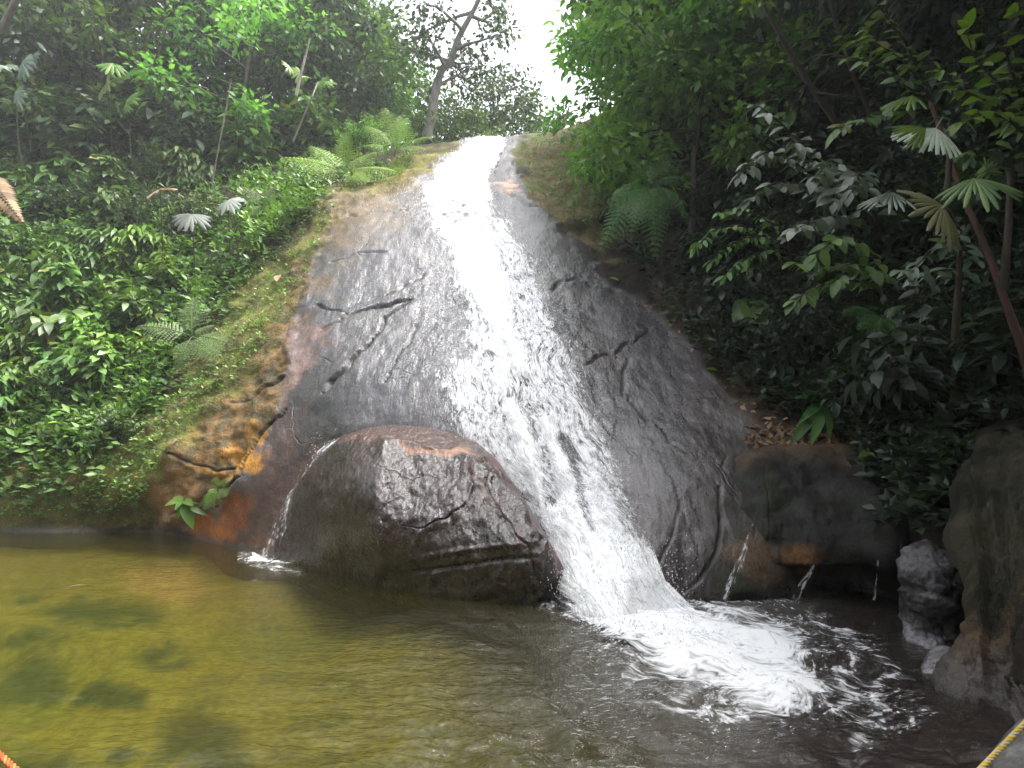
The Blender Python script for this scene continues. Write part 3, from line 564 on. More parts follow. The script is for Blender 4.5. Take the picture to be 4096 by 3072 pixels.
def build_fall():
    nv, nu = 480, 150
    py = np.linspace(133, 646, nv); t = np.linspace(-.45, 1.18, nu); L = interp(py, EDGE_L); R = interp(py, EDGE_R)
    PX = L[:, None] + (R - L)[:, None] * t[None]; PY = np.repeat(py[:, None], nu, 1)
    base = surf_point(PX, PY, 0.0)
    wob = fbm(base * np.array([2.2, 1, .8]), 4, 401) * 6
    d = (.16 + .53 * smooth(215, 290, PY)) * smooth(-.12, .16, t)[None] * smooth(1.14, .80, t)[None] * np.ones_like(PX)
    d = np.maximum(d, .30 * smooth(-.22, 0, t)[None] * smooth(1.18, 1, t)[None] * smooth(225, 270, PY))
    d += .14 * smooth(410, 520, PY) * smooth(0, .25, t)[None] * smooth(1.05, .8, t)[None]
    for ln, w, s in CORE:
        q = wdist(PX + wob, PY, ln, w); d = np.maximum(d, s * (1 - .16 * smooth(250, 330, PY) * (1 - smooth(500, 570, PY))) * smooth(2.1, .3, q))
    d = np.maximum(d, .36 * smooth(1.3, .2, np.hypot((PX - 432) / 34, (PY - 208) / 26)))          # spray where the stream hits the ledge
    d = d * smooth(646, 612, PY + .10 * (600 - PX)) * smooth(133, 140, PY)
    veil = smooth(392, 440, PX) * smooth(500, 460, PX) * smooth(205, 245, PY) * smooth(430, 340, PY); d = np.maximum(d, .37 * veil)
    for x0, y0, x1, y1, w, s in ((520, 380, 548, 500, 7, .42), (455, 300, 462, 350, 8, .3), (505, 345, 512, 395, 4, .3), (560, 440, 590, 530, 5, .4), (540, 270, 560, 330, 6, .25)):   # rock showing through
        d -= s * smooth(w * 1.8, w * .3, seg_dist(PX + wob, PY, [(x0, y0), (x1, y1)]))
    lump = fbm(base * np.array([4.5, 2.0, 1.6]), 4, 410)
    off = .05 + .12 * np.clip(d, 0, 1.1) + .022 * lump * np.clip(d, .1, 1)
    splash = smooth(1.2, .1, np.hypot((PX - 455) / 34, (PY - 204) / 22)); off += .35 * splash * (1 + .5 * lump)
    P = surf_point(PX, PY, off)
    P[..., 2] = np.maximum(P[..., 2], .015)
    mpp = DEPTH(PX, PY) / F
    across = (PX - (L + R)[:, None] / 2) * mpp; seg = np.linalg.norm(np.diff(P[:, nu // 2], axis=0), axis=1); along = np.r_[0, np.cumsum(seg)][:, None] + 0 * PX
    fl = np.stack([across + .10 * fbm(base * 1.4, 3, 420), along + .2 * fbm(base * 1.2, 3, 421), 0 * PX], -1)
    q = grid_quads(nv, nu, True); keep = d.ravel()[q].max(1) > .03; q = q[keep]; idx, inv = np.unique(q, return_inverse=True)
    o = mesh_np("waterfall", P.reshape(-1, 3)[idx], inv.reshape(q.shape), MAT_FALL, attrs={"dens": ('FLOAT', 'POINT', d.ravel()[idx]), "flow": ('FLOAT_VECTOR', 'POINT', fl.reshape(-1, 3)[idx])})
    tag(o, "white waterfall sliding down the steep grey rock slope", "waterfall", kind='structure')
    # second, looser layer of leaping water above the sheet
    P2 = surf_point(PX, PY, off + .07 + .03 * lump); P2[..., 2] = np.maximum(P2[..., 2], .05); fl2 = fl * np.array([1.1, .9, 1]) + np.array([7.3, 3.1, 4.0])
    d2 = d * .80 - .10; keep = d2.ravel()[grid_quads(nv, nu, True)].max(1) > .05; q = grid_quads(nv, nu, True)[keep]; idx, inv = np.unique(q, return_inverse=True)
    mesh_np("leaping_water", P2.reshape(-1, 3)[idx], inv.reshape(q.shape), MAT_FALL, parent=o, attrs={"dens": ('FLOAT', 'POINT', d2.ravel()[idx]), "flow": ('FLOAT_VECTOR', 'POINT', fl2.reshape(-1, 3)[idx])})
    return PX, PY, d, o
FPX, FPY, FD, FALL = build_fall()
def side_stream(name, line, widths, dens, off, label, depthf):
    ln = np.array(line, float); L = np.r_[0, np.cumsum(np.linalg.norm(np.diff(ln, axis=0), axis=1))]; s = np.linspace(0, L[-1], 140); t = np.linspace(-1, 1, 30)
    cx = np.interp(s, L, ln[:, 0]); cy_ = np.interp(s, L, ln[:, 1]); w = np.interp(s, L, widths); tx = np.gradient(cx); ty = np.gradient(cy_); m = np.hypot(tx, ty); nx, ny = -ty / m, tx / m
    PX = cx[:, None] + nx[:, None] * w[:, None] * t; PY = cy_[:, None] + ny[:, None] * w[:, None] * t
    D = depthf(PX, PY); P = unproj(PX, PY, D - off); P[..., 2] = np.maximum(P[..., 2], .01)
    d = np.interp(s, L, dens)[:, None] * smooth(1.0, .3, np.abs(t))[None]
    mpp = D / F; fl = np.stack([t[None] * w[:, None] * mpp + line[0][0], s[:, None] * mpp, 0 * PX], -1)
    return tag(mesh_np(name, P.reshape(-1, 3), grid_quads(140, 30), MAT_FALL, attrs={"dens": ('FLOAT', 'POINT', d.ravel()), "flow": ('FLOAT_VECTOR', 'POINT', fl.reshape(-1, 3))}), label, "stream", kind='structure')
BT = TPS(bctrl)
def near_surface(px, py): return np.minimum(np.minimum(DEPTH(px, py), np.where(px > 262 + (556 - py) * .0, 99, 99)), water_depth(px, np.maximum(py, 480)))
side_stream("stream", [(392, 426), (350, 437), (330, 450), (312, 472), (296, 498), (282, 525), (268, 552), (264, 562)], [4, 8, 14, 16, 15, 14, 15, 16], [.35, .5, .62, .56, .44, .40, .44, .55], .10, "thin white stream running down the left edge of the big boulder", lambda x, y: np.minimum(DEPTH(x, y), BT(x, y) + .55) - .10)
side_stream("stream", [(758, 510), (750, 532), (742, 558), (733, 580), (722, 606)], [1.5, 3, 6, 8, 10], [.30, .42, .48, .50, .5], .22, "thin veil of water over the dark rock beside the fall's foot", lambda x, y: np.minimum(DEPTH(x, y), 6.5))
side_stream("stream", [(814, 563), (810, 572), (803, 584), (794, 602)], [2, 4, 6, 8], [.40, .6, .62, .56], .25, "short white spout below the dark mossy undercut", lambda x, y: 0 * x + 6.05)
side_stream("stream", [(878, 560), (877, 580), (874, 600)], [1.6, 2, 3], [.6, .55, .6], .2, "thin dripping thread of water by the pale grey rock", lambda x, y: 0 * x + 5.85)
def build_spray():
    r = np.random.default_rng(77); n = 9000
    w = np.clip(FD, 0, .9) * (1.0 - .75 * smooth(.9, 1.1, FD)); w[:, :4] = 0; w = (w / w.sum()).ravel(); i = r.choice(w.size, n, p=w)
    px = FPX.ravel()[i] + r.normal(0, 6, n); py = FPY.ravel()[i] + r.normal(0, 4, n)
    # more around the ledge splash and the foot
    k = 1500; px[:k] = 436 + r.normal(0, 24, k); py[:k] = 206 + r.normal(0, 13, k)
    px[k:k + 900] = 640 + r.normal(0, 26, 900); py[k:k + 900] = 585 + r.normal(0, 24, 900)
    px[k + 900:k + 1040] = 324 + r.normal(0, 9, 140); py[k + 900:k + 1040] = 462 + r.normal(0, 15, 140)
    P = surf_point(px, py, r.uniform(.1, .5, n) * (1 + .6 * (py > 540))); P[:, 2] = np.maximum(P[:, 2], .03)
    s = r.uniform(.002, .0062, n) * (1 + (np.linalg.norm(P - CAM, axis=1) - 6) * .07); e = r.uniform(1, 2.6, n)
    octa = np.array([(1, 0, 0), (-1, 0, 0), (0, 1, 0), (0, -1, 0), (0, 0, 1), (0, 0, -1)], float); F8 = np.array([(0, 2, 4), (2, 1, 4), (1, 3, 4), (3, 0, 4), (2, 0, 5), (1, 2, 5), (3, 1, 5), (0, 3, 5)])
    V = octa[None] * s[:, None, None]; V[..., 2] *= e[:, None]; V[..., 1] -= V[..., 2] * .6; V += P[:, None]
    f = (F8[None] + 6 * np.arange(n)[:, None, None]).reshape(-1, 3)
    M = NT("water drops"); B = M.bsdf(Base_Color=(.9, .91, .93, 1), Roughness=.25)
    tag(mesh_np("spray", V.reshape(-1, 3), f, M.surf(B.outputs[0])), "fine white drops flying off the waterfall", "spray", kind='stuff')
build_spray()

# ------------------------------------------------------------------ ropes
def rope(name, pts, rad, cols, label):
    p = np.array(pts, float); L = np.r_[0, np.cumsum(np.linalg.norm(np.diff(p, axis=0), axis=1))]; n = int(L[-1] / .006); s = np.linspace(0, L[-1], n)
    c = np.stack([np.interp(s, L, p[:, k]) for k in range(3)], -1)
    for _ in range(12): c[1:-1] = (c[:-2] + 2 * c[1:-1] + c[2:]) / 4
    T = np.gradient(c, axis=0); T /= np.linalg.norm(T, axis=1, keepdims=True); A = np.cross(T, [0, 0, 1.0]); A /= np.linalg.norm(A, axis=1, keepdims=True); B = np.cross(T, A)
    V = []; Q = []; C = []; m = 8
    for k in range(3):
        ph = s * (2 * math.pi / (rad * 7)) + k * 2 * math.pi / 3; cc = c + (A * np.cos(ph)[:, None] + B * np.sin(ph)[:, None]) * rad * .5
        th = np.arange(m) / m * 2 * math.pi; ring = cc[:, None] + (A[:, None] * np.cos(th)[None, :, None] + B[:, None] * np.sin(th)[None, :, None]) * rad * .56
        i = np.arange(n - 1)[:, None] * m + np.arange(m)[None]; j = np.arange(n - 1)[:, None] * m + (np.arange(m)[None] + 1) % m
        Q.append(np.stack([i, j, j + m, i + m], -1).reshape(-1, 4) + k * n * m); V.append(ring.reshape(-1, 3)); C.append(np.tile(np.array(cols[k] + (1,)), (n * m, 1)))
    M = NT(name + " fibre"); col = M.attr("tint", 'Color'); k = M.noise(M.pos(), 260, 3, .6); col = M.mix(1.0, col, M.mix(k, (.6, .6, .6, 1), (1.3, 1.3, 1.3, 1)), 'MULTIPLY')
    Bs = M.bsdf(Base_Color=col, Roughness=.75)
    tag(mesh_np("rope", np.concatenate(V), np.concatenate(Q), M.surf(Bs.outputs[0]), attrs={"tint": ('FLOAT_COLOR', 'POINT', np.concatenate(C))}), label, "rope")
rope("orange rope", [unproj(-140, 640, 2.3), unproj(-40, 722, 2.05), unproj(2, 757, 1.9), unproj(15, 769, 1.85), unproj(90, 840, 1.6)], .010, [(.50, .12, .03), (.55, .20, .06), (.36, .08, .02)], "orange twisted rope over the shallow greenish water")
rope("yellow rope", [unproj(940, 815, 2.1), unproj(978, 772, 2.3), unproj(1002, 747, 2.42), unproj(1026, 722, 2.5), unproj(1100, 655, 2.75), unproj(1122, 640, 3.5)], .011, [(.62, .42, .06), (.62, .42, .06), (.48, .47, .38)], "yellow twisted rope with a pale strand over the grey rock")

# ------------------------------------------------------------------ unseen bank added round the camera to block light from behind
def build_unseen_bank():
    th = np.radians(np.linspace(57, 306, 120)); r0 = np.interp(np.degrees(th), [57, 70, 100, 180, 250, 290, 306], [4.9, 3.4, 2.6, 2.2, 3.5, 7.5, 12]); ks = np.array([-.6, 0, .15, .5, 1, 2, 3.5, 5.5, 8, 12, 18, 26])
    R = r0[None] + ks[:, None]; X = R * np.sin(th)[None]; Y = R * np.cos(th)[None]; up = np.interp(np.degrees(th), [57, 100, 180, 250, 306], [1.1, .9, .35, .4, .55])
    Z = np.where(ks[:, None] < 0, -1.2, np.where(ks[:, None] <= .15, .25 * (ks[:, None] > 0), .4 + up[None] * ks[:, None])); P = np.stack([X, Y, Z], -1); P += .18 * np.stack([fbm(P * .7, 4, 601), fbm(P * .7, 4, 602), fbm(P * .7, 4, 603)], -1)
    n = fbm(P * 1.2, 4, 605); t = np.array((.035, .028, .018)) + smooth(-.2, .5, n)[..., None] * np.array((.01, .03, -.004)); k = P.shape[0] * P.shape[1]
    tag(mesh_np("unseen_bank", P.reshape(-1, 3), grid_quads(P.shape[0], P.shape[1]), MAT_ROCK, attrs={"tint": ('FLOAT_COLOR', 'POINT', col4(t.reshape(-1, 3))), "wet": ('FLOAT', 'POINT', np.full(k, .15)), "rough": ('FLOAT', 'POINT', np.ones(k))}), kind='structure')
build_unseen_bank()
# ------------------------------------------------------------------ plants: leaves, stems, templates
def leaf_mat(name, dark, mid, light, rough=.42, trans=.28, spec=.45, odd=None):
    M = NT(name); r = M.attr("rnd"); oi = M.n("ShaderNodeObjectInfo").outputs['Random']
    cr = M.n("ShaderNodeValToRGB"); e = cr.color_ramp.elements; e[0].position = 0.0; e[0].color = (*dark, 1); e[1].position = 1.0; e[1].color = (*light, 1); m = e.new(.5); m.color = (*mid, 1)
    if odd: k = e.new(.965); k.color = (*light, 1); e[-1].color = (*odd, 1)
    M.l(r, cr.inputs[0]); c = cr.outputs[0]
    h = M.n("ShaderNodeHueSaturation"); M.put(h.inputs['Hue'], M.range(oi, 0, 1, .485, .515, 'LINEAR')); M.put(h.inputs['Value'], M.range(oi, 0, 1, .75, 1.25, 'LINEAR')); M.l(c, h.inputs['Color']); c = h.outputs[0]
    n = M.noise(M.obj(), 34, 2, .5); c = M.mix(1.0, c, M.mix(n, (.75, .75, .75, 1), (1.2, 1.2, 1.2, 1)), 'MULTIPLY')
    B = M.bsdf(Base_Color=c, Roughness=rough, Specular_IOR_Level=spec)
    t = M.n("ShaderNodeBsdfTranslucent"); tc = M.mix(1.0, c, (1.15, 1.25, .55, 1), 'MULTIPLY'); M.l(tc, t.inputs[0])
    mx = M.n("ShaderNodeMixShader"); mx.inputs[0].default_value = trans; M.l(B.outputs[0], mx.inputs[1]); M.l(t.outputs[0], mx.inputs[2])
    return M.surf(mx.outputs[0])
def plain_mat(name, a, b, rough=.8, scale=12.0, stretch=(1, 1, .25)):
    M = NT(name); p = M.obj(); n = M.noise(M.mapping(p, stretch), scale, 5, .65); c = M.mix(M.range(n, .3, .7), (*a, 1), (*b, 1))
    B = M.bsdf(Base_Color=c, Roughness=rough, Normal=M.bump(n, .6, .02)); return M.surf(B.outputs[0])
LM = {
    'forest': leaf_mat("forest leaf", (.026, .050, .024), (.050, .088, .042), (.10, .145, .075), odd=(.13, .10, .04)),
    'mid': leaf_mat("mid green leaf", (.048, .105, .024), (.090, .180, .040), (.165, .265, .065), odd=(.20, .18, .04)),
    'bright': leaf_mat("bright leaf", (.080, .160, .022), (.130, .240, .032), (.20, .31, .055)),
    'bush': leaf_mat("bush leaf", (.075, .175, .036), (.13, .27, .055), (.20, .35, .085), trans=.45),  # backlight and bloom on the right-hand trees raised into these greens
    'shade': leaf_mat("shade leaf", (.012, .026, .012), (.022, .045, .019), (.042, .072, .032), odd=(.07, .05, .02)),  # leaf greens with the right bank's shade darkened into them
    'pale': leaf_mat("pale leaf", (.055, .100, .060), (.090, .140, .085), (.150, .205, .130), rough=.35, spec=.6),
    'lime': leaf_mat("lime leaf", (.070, .150, .012), (.110, .210, .018), (.16, .26, .03), trans=.4),
    'fern': leaf_mat("fern green", (.045, .125, .028), (.075, .190, .042), (.125, .25, .06)),
    'brightfern': leaf_mat("bright fern", (.15, .27, .022), (.21, .35, .035), (.28, .42, .055), trans=.4),
    'palefern': leaf_mat("pale fern", (.085, .130, .035), (.12, .18, .05), (.17, .23, .07)),
    'silver': leaf_mat("silver leaf back", (.12, .14, .115), (.17, .19, .16), (.22, .245, .21), rough=.6, trans=.15),
    'cream': leaf_mat("cream leaf", (.20, .20, .10), (.27, .27, .13), (.34, .33, .18), rough=.5),
    'whitefan': leaf_mat("white fan back", (.38, .45, .36), (.45, .52, .43), (.52, .58, .50), rough=.5, trans=.3),
    'dead': leaf_mat("dead leaf", (.10, .055, .025), (.17, .10, .05), (.29, .20, .12), trans=.1, rough=.7),
    'grass': leaf_mat("grass blade", (.050, .080, .015), (.090, .120, .022), (.15, .165, .04), odd=(.20, .14, .06)),
}
STEM = plain_mat("green stem", (.035, .045, .015), (.075, .070, .03)); BARK = plain_mat("bark", (.055, .045, .035), (.15, .13, .105), scale=9); DARKBARK = plain_mat("dark bark", (.022, .017, .012), (.065, .048, .032), scale=9)
PALEBARK = plain_mat("pale bark", (.13, .12, .10), (.26, .24, .21), scale=7); REDBARK = plain_mat("red bark", (.05, .022, .014), (.11, .05, .03), scale=9)

def norm(v): return v / (np.linalg.norm(v, axis=-1, keepdims=True) + 1e-9)
def blades(base, d, up, L, Wd, droop=.3, nseg=3, fold=.25, pw=1.0, rnd=None, r=rng, tipw=0.0):
    base = np.atleast_2d(base); n = max(len(base), len(np.atleast_2d(d))); base = np.broadcast_to(base, (n, 3)); d = norm(np.broadcast_to(d, (n, 3)).astype(float)); up = np.broadcast_to(up, (n, 3)).astype(float)
    L = np.broadcast_to(L, n).astype(float); Wd = np.broadcast_to(Wd, n).astype(float); droop = np.broadcast_to(droop, n).astype(float)
    s = norm(np.cross(d, up)); up = np.cross(s, d); t = np.linspace(0, 1, nseg + 1)
    prof = np.sin(np.pi * t ** pw) ** .8; prof[0] = .06; prof[-1] = tipw
    C = base[:, None] + d[:, None] * (L[:, None] * t)[..., None] - up[:, None] * (L[:, None] * droop[:, None] * t ** 2)[..., None] * .7 - np.array([0, 0, .5]) * (L[:, None] * droop[:, None] * t ** 2)[..., None]
    hw = (Wd[:, None] / 2 * prof)[..., None]
    l = C - s[:, None] * hw + up[:, None] * hw * fold; rr = C + s[:, None] * hw + up[:, None] * hw * fold
    V = np.stack([l, C, rr], 2).reshape(n, -1, 3); k = np.arange(nseg)[:, None] * 3
    q = np.concatenate([np.concatenate([k, k + 1, k + 4, k + 3], 1), np.concatenate([k + 1, k + 2, k + 5, k + 4], 1)])
    Q = (q[None] + (np.arange(n) * (nseg + 1) * 3)[:, None, None]).reshape(-1, 4)
    rd = r.random(n) if rnd is None else np.broadcast_to(rnd, n)
    return V.reshape(-1, 3), Q, np.repeat(rd, (nseg + 1) * 3)
def diamonds(base, d, up, L, Wd, r=rng, fold=.2):
    n = len(base); d = norm(d); s = norm(np.cross(d, up)); u = np.cross(s, d); L = np.broadcast_to(L, n)[:, None]; Wd = np.broadcast_to(Wd, n)[:, None]
    m = base + d * L * .45; tip = base + d * L - u * L * .12
    V = np.stack([base, m - s * Wd / 2 + u * Wd * fold * .5, tip, m + s * Wd / 2 + u * Wd * fold * .5], 1).reshape(-1, 3)
    q = np.array([(0, 1, 2), (0, 2, 3)]); Q = (q[None] + (np.arange(n) * 4)[:, None, None]).reshape(-1, 3)
    return V, Q, np.repeat(r.random(n), 4)
def tube(pts, rad, m=6):
    p = np.array(pts, float); n = len(p); rad = np.broadcast_to(rad, n); T = norm(np.gradient(p, axis=0)); ref = np.array([.31, .17, .93]); A = norm(np.cross(T, ref)); B = np.cross(T, A); th = np.arange(m) / m * 2 * math.pi
    V = p[:, None] + (A[:, None] * np.cos(th)[None, :, None] + B[:, None] * np.sin(th)[None, :, None]) * rad[:, None, None]
    i = np.arange(n - 1)[:, None] * m + np.arange(m)[None]; j = np.arange(n - 1)[:, None] * m + (np.arange(m)[None] + 1) % m
    return V.reshape(-1, 3), np.stack([i, j, j + m, i + m], -1).reshape(-1, 4)
class Batch:
    def __init__(s): s.V = []; s.P = {3: [], 4: []}; s.R = []; s.n = 0
    def add(s, V, P, R=None):
        s.V.append(V); s.P[P.shape[1]].append(P + s.n); s.R.append(np.zeros(len(V)) if R is None else R); s.n += len(V)
    def make(s, name, mat, parent=None):
        P = [np.concatenate(v) for v in s.P.values() if v]
        return mesh_np(name, np.concatenate(s.V), P, mat, parent, attrs={"rnd": ('FLOAT', 'POINT', np.concatenate(s.R))})
def rand_dirs(r, n, zlo=-1.0, zhi=1.0):
    a = r.uniform(0, 2 * math.pi, n); z = r.uniform(zlo, zhi, n); k = np.sqrt(1 - z * z); return np.stack([k * np.cos(a), k * np.sin(a), z], -1)

def shrub_template(kind, seed):
    """returns (leaf batch, stem batch) for a plant about 1 m tall, root at the origin"""
    r = np.random.default_rng(seed); lf = Batch(); st = Batch()
    spec = {'ovate': (18, 18, .20, .10, 3, .35), 'small': (28, 28, .090, .050, 2, .3), 'large': (13, 8, .30, .16, 4, .5), 'herb': (9, 8, .20, .085, 3, .5), 'whorl': (26, 5, .21, .075, 3, .75), 'fine': (34, 34, .075, .030, 2, .3)}[kind]
    ns, nl, ll, lw, seg, dr = spec
    for k in range(ns):
        a = r.uniform(0, 2 * math.pi); lean = r.uniform(.05, .75); h = r.uniform(.55, 1.05); t = np.linspace(0, 1, 7)
        out = np.array([math.cos(a), math.sin(a), 0]) * lean
        p = out[None] * (t ** 1.4)[:, None] * .75 + np.array([0, 0, 1]) * (h * (t - .22 * lean * t ** 2.5))[:, None] + r.normal(0, .012, (7, 3)) * t[:, None] + np.array([r.normal(0, .05), r.normal(0, .05), 0])
        st.add(*tube(p, np.linspace(.011, .003, 7), 5))
        if kind == 'whorl':
            for tt in np.linspace(.45, 1, nl):
                c = np.array([np.interp(tt, t, p[:, i]) for i in range(3)]); m = 6; az = r.uniform(0, 6.28) + np.arange(m) / m * 2 * math.pi
                d = np.stack([np.cos(az), np.sin(az), np.full(m, -.05)], -1) + r.normal(0, .12, (m, 3)); lf.add(*blades(c, d, (0, 0, 1), ll * r.uniform(.8, 1.2, m), lw, dr, seg, .2, 1.15, r=r))
            continue
        tt = r.uniform(.22, 1, nl) ** .8; c = np.stack([np.interp(tt, t, p[:, i]) for i in range(3)], -1)
        d = rand_dirs(r, nl, -.35, .45) + out * .6; L = ll * r.uniform(.65, 1.2, nl)
        pet = c + norm(d) * (L * .25)[:, None]; up = np.array([0, 0, 1.0]) + r.normal(0, .3, (nl, 3))
        lf.add(*blades(pet, d - np.array([0, 0, .25]), up, L, lw * L / ll, dr * r.uniform(.6, 1.4, nl), seg, .22, .85, r=r))
    return lf, st
TPL = {}
def template(kind, var):
    k = (kind, var)
    if k not in TPL:
        lf, st = shrub_template(kind, hash(kind) % 1 + sum(map(ord, kind)) * 7 + var); TPL[k] = (lf, st, {})
    return TPL[k]
def shrub(name, label, cat, kind, var, leafmat, loc, scale, rot, group=None, tilt=(0, 0), stem=None, squash=1.0):
    lf, st, cache = template(kind, var); root = empty(name, loc, (tilt[0], tilt[1], rot)); root.scale = (scale, scale, scale * squash); tag(root, label, cat, group)
    for part, b, m in (("leaves", lf, LM[leafmat]), ("stem", st, stem or STEM)):
        key = (part, m.name)
        if key in cache: o = bpy.data.objects.new(part, cache[key]); COL.objects.link(o); o.parent = root
        else: o = b.make(part, m, root); cache[key] = o.data
    return root

def tree_template(seed, h=7.0, cr=2.2, n_limb=16, leaf=.15, lw=.08, per=26, low=.25, trunk_r=.12, lean=(0, 0), density=1.0, flat=1.0, path=None):
    r = np.random.default_rng(seed); lf = Batch(); wd = Batch(); t = np.linspace(0, 1, 12)
    if path is None:
        p = np.stack([lean[0] * h * t ** 1.3, lean[1] * h * t ** 1.3, h * .9 * t], -1) + np.cumsum(r.normal(0, .035 * h / 7, (12, 3)), 0) * np.array([1, 1, .2])
        p -= p[0]
    else:
        pp = np.array(path, float); p = np.stack([np.interp(t, np.linspace(0, 1, len(pp)), pp[:, k]) for k in range(3)], -1); p[1:-1] += r.normal(0, .04, (10, 3))
    wd.add(*tube(p, trunk_r * (1 - .8 * t), 9)); tips = []
    for k in range(n_limb):
        tt = low + (1 - low) * (k + r.random()) / n_limb; c = np.array([np.interp(tt, t, p[:, i]) for i in range(3)]); a = k * 2.4 + r.uniform(-.5, .5)
        prof = math.sin(math.pi * min(1, max(.12, (tt - low) / (1 - low) * .8 + .15))) ** .7; ln = cr * prof * r.uniform(.7, 1.2)
        d = np.array([math.cos(a), math.sin(a), r.uniform(.0, .7)]); s = np.linspace(0, 1, 6)
        q = c + d[None] * (ln * s)[:, None] + np.array([0, 0, -.18 * ln])[None] * (s ** 2)[:, None] + np.cumsum(r.normal(0, .05, (6, 3)), 0) * s[:, None]
        wd.add(*tube(q, trunk_r * .38 * (1 - .75 * s), 5))
        for m in range(4):
            u = r.uniform(.3, 1); b = np.array([np.interp(u, s, q[:, i]) for i in range(3)]); dd = norm(d + r.normal(0, .8, 3)); l2 = ln * r.uniform(.2, .45)
            e = b + dd * l2; wd.add(*tube(np.array([b, (b + e) / 2 + r.normal(0, .03, 3), e]), [trunk_r * .12, trunk_r * .09, trunk_r * .05], 4)); tips += [e, (b + e) / 2]
        tips.append(q[-1])
    tips.append(p[-1]); tips = np.array(tips)
    m = max(4, int(per * density)); n = len(tips) * m; c = np.repeat(tips, m, 0); off = rand_dirs(r, n) * (r.random(n) ** .5 * cr * .24)[:, None] * np.array([1, 1, .8 * flat])
    d = norm(off + r.normal(0, .12, (n, 3))) + np.array([0, 0, -.25]); L = leaf * r.uniform(.6, 1.25, n); up = np.array([0, 0, 1.0]) + r.normal(0, .45, (n, 3))
    lf.add(*diamonds(c + off, d, up, L, lw * L / leaf, r))
    return lf, wd
TREE = {}
def tree(name, label, key, leafmat, bark, loc, scale, rot, group=None, **kw):
    if key not in TREE: TREE[key] = (tree_template(**kw), {})
    (lf, wd), cache = TREE[key]; root = empty(name, loc, (0, 0, rot), scale); tag(root, label, "tree", group)
    for part, b, m in (("crown", lf, LM[leafmat]), ("trunk", wd, bark)):
        k = (part, m.name)
        if k in cache: o = bpy.data.objects.new(part, cache[k]); COL.objects.link(o); o.parent = root
        else: o = b.make(part, m, root); cache[k] = o.data
    return root

def frond(parent, base, tip, up, width, mat, sag=.25, pairs=14, seed=0, comb=True):
    r = np.random.default_rng(seed); base = np.array(base, float); tip = np.array(tip, float); L = np.linalg.norm(tip - base); t = np.linspace(0, 1, 40); up = np.array(up, float)
    c = base + (tip - base)[None] * t[:, None] + up[None] * (sag * L * 4 * t * (1 - t) * .5)[:, None]; b = Batch(); T = norm(np.gradient(c, axis=0)); S = norm(np.cross(T, up)); U = np.cross(S, T)
    tb = tube(c, np.linspace(.009, .003, 40) * max(.6, L), 5); b.add(tb[0], tb[1], np.full(len(tb[0]), .1))
    for k in range(pairs):
        u = .12 + .88 * (k + .5) / pairs; f = lambda a: np.array([np.interp(u, t, a[:, i]) for i in range(3)])
        p, s, tt, uu = f(c), f(S), f(T), f(U); w = 1.25 * width * min(1, .45 + u * 2.2) * (1.04 - u) ** .75 * r.uniform(.88, 1.08)
        for sg in (-1, 1):
            d = norm(s * sg + tt * .35 - uu * .12); m = 9 if comb else 0
            if comb:
                v = np.linspace(.06, .97, m); q = p + d[None] * (w * v)[:, None] - uu[None] * (w * .22 * v ** 2)[:, None]; e = norm(np.cross(uu, d)); pl = .40 * L / pairs * np.clip(1.05 - v, .15, 1) ** .6 + .002
                for s2 in (-1, 1): b.add(*diamonds(q, np.broadcast_to(e * s2 + d * .45, q.shape) + r.normal(0, .05, q.shape), np.broadcast_to(uu, q.shape), pl * 1.1, w * .095, r))
                b.add(*diamonds(q[-1:], d[None], uu[None], w * .12, w * .08, r))
            else: b.add(*blades(p, d, uu, w, L / pairs * .92, .25, 3, .15, .8, r=r))
    return b.make("frond", LM[mat], parent)
def fern(label, center, tips, width, mat, base_dir=(0, 0, 1), sag=.35, pairs=14, cat="fern", group=None, comb=True, stem_h=.15):
    root = empty("fern", center); tag(root, label, cat, group); st = Batch(); st.add(*tube(np.array([[0, 0, -.3], [0, 0, -.1], [0.01, 0, .02]]), [.035, .03, .022], 7)); st.make("stem", DARKBARK, root)
    for i, tp in enumerate(tips):
        v = np.array(tp, float) - np.array(center, float); frond(root, v * .03, v, base_dir, width * np.linalg.norm(v), mat, sag, pairs, seed=i + int(abs(v[0]) * 1000), comb=comb)
    return root
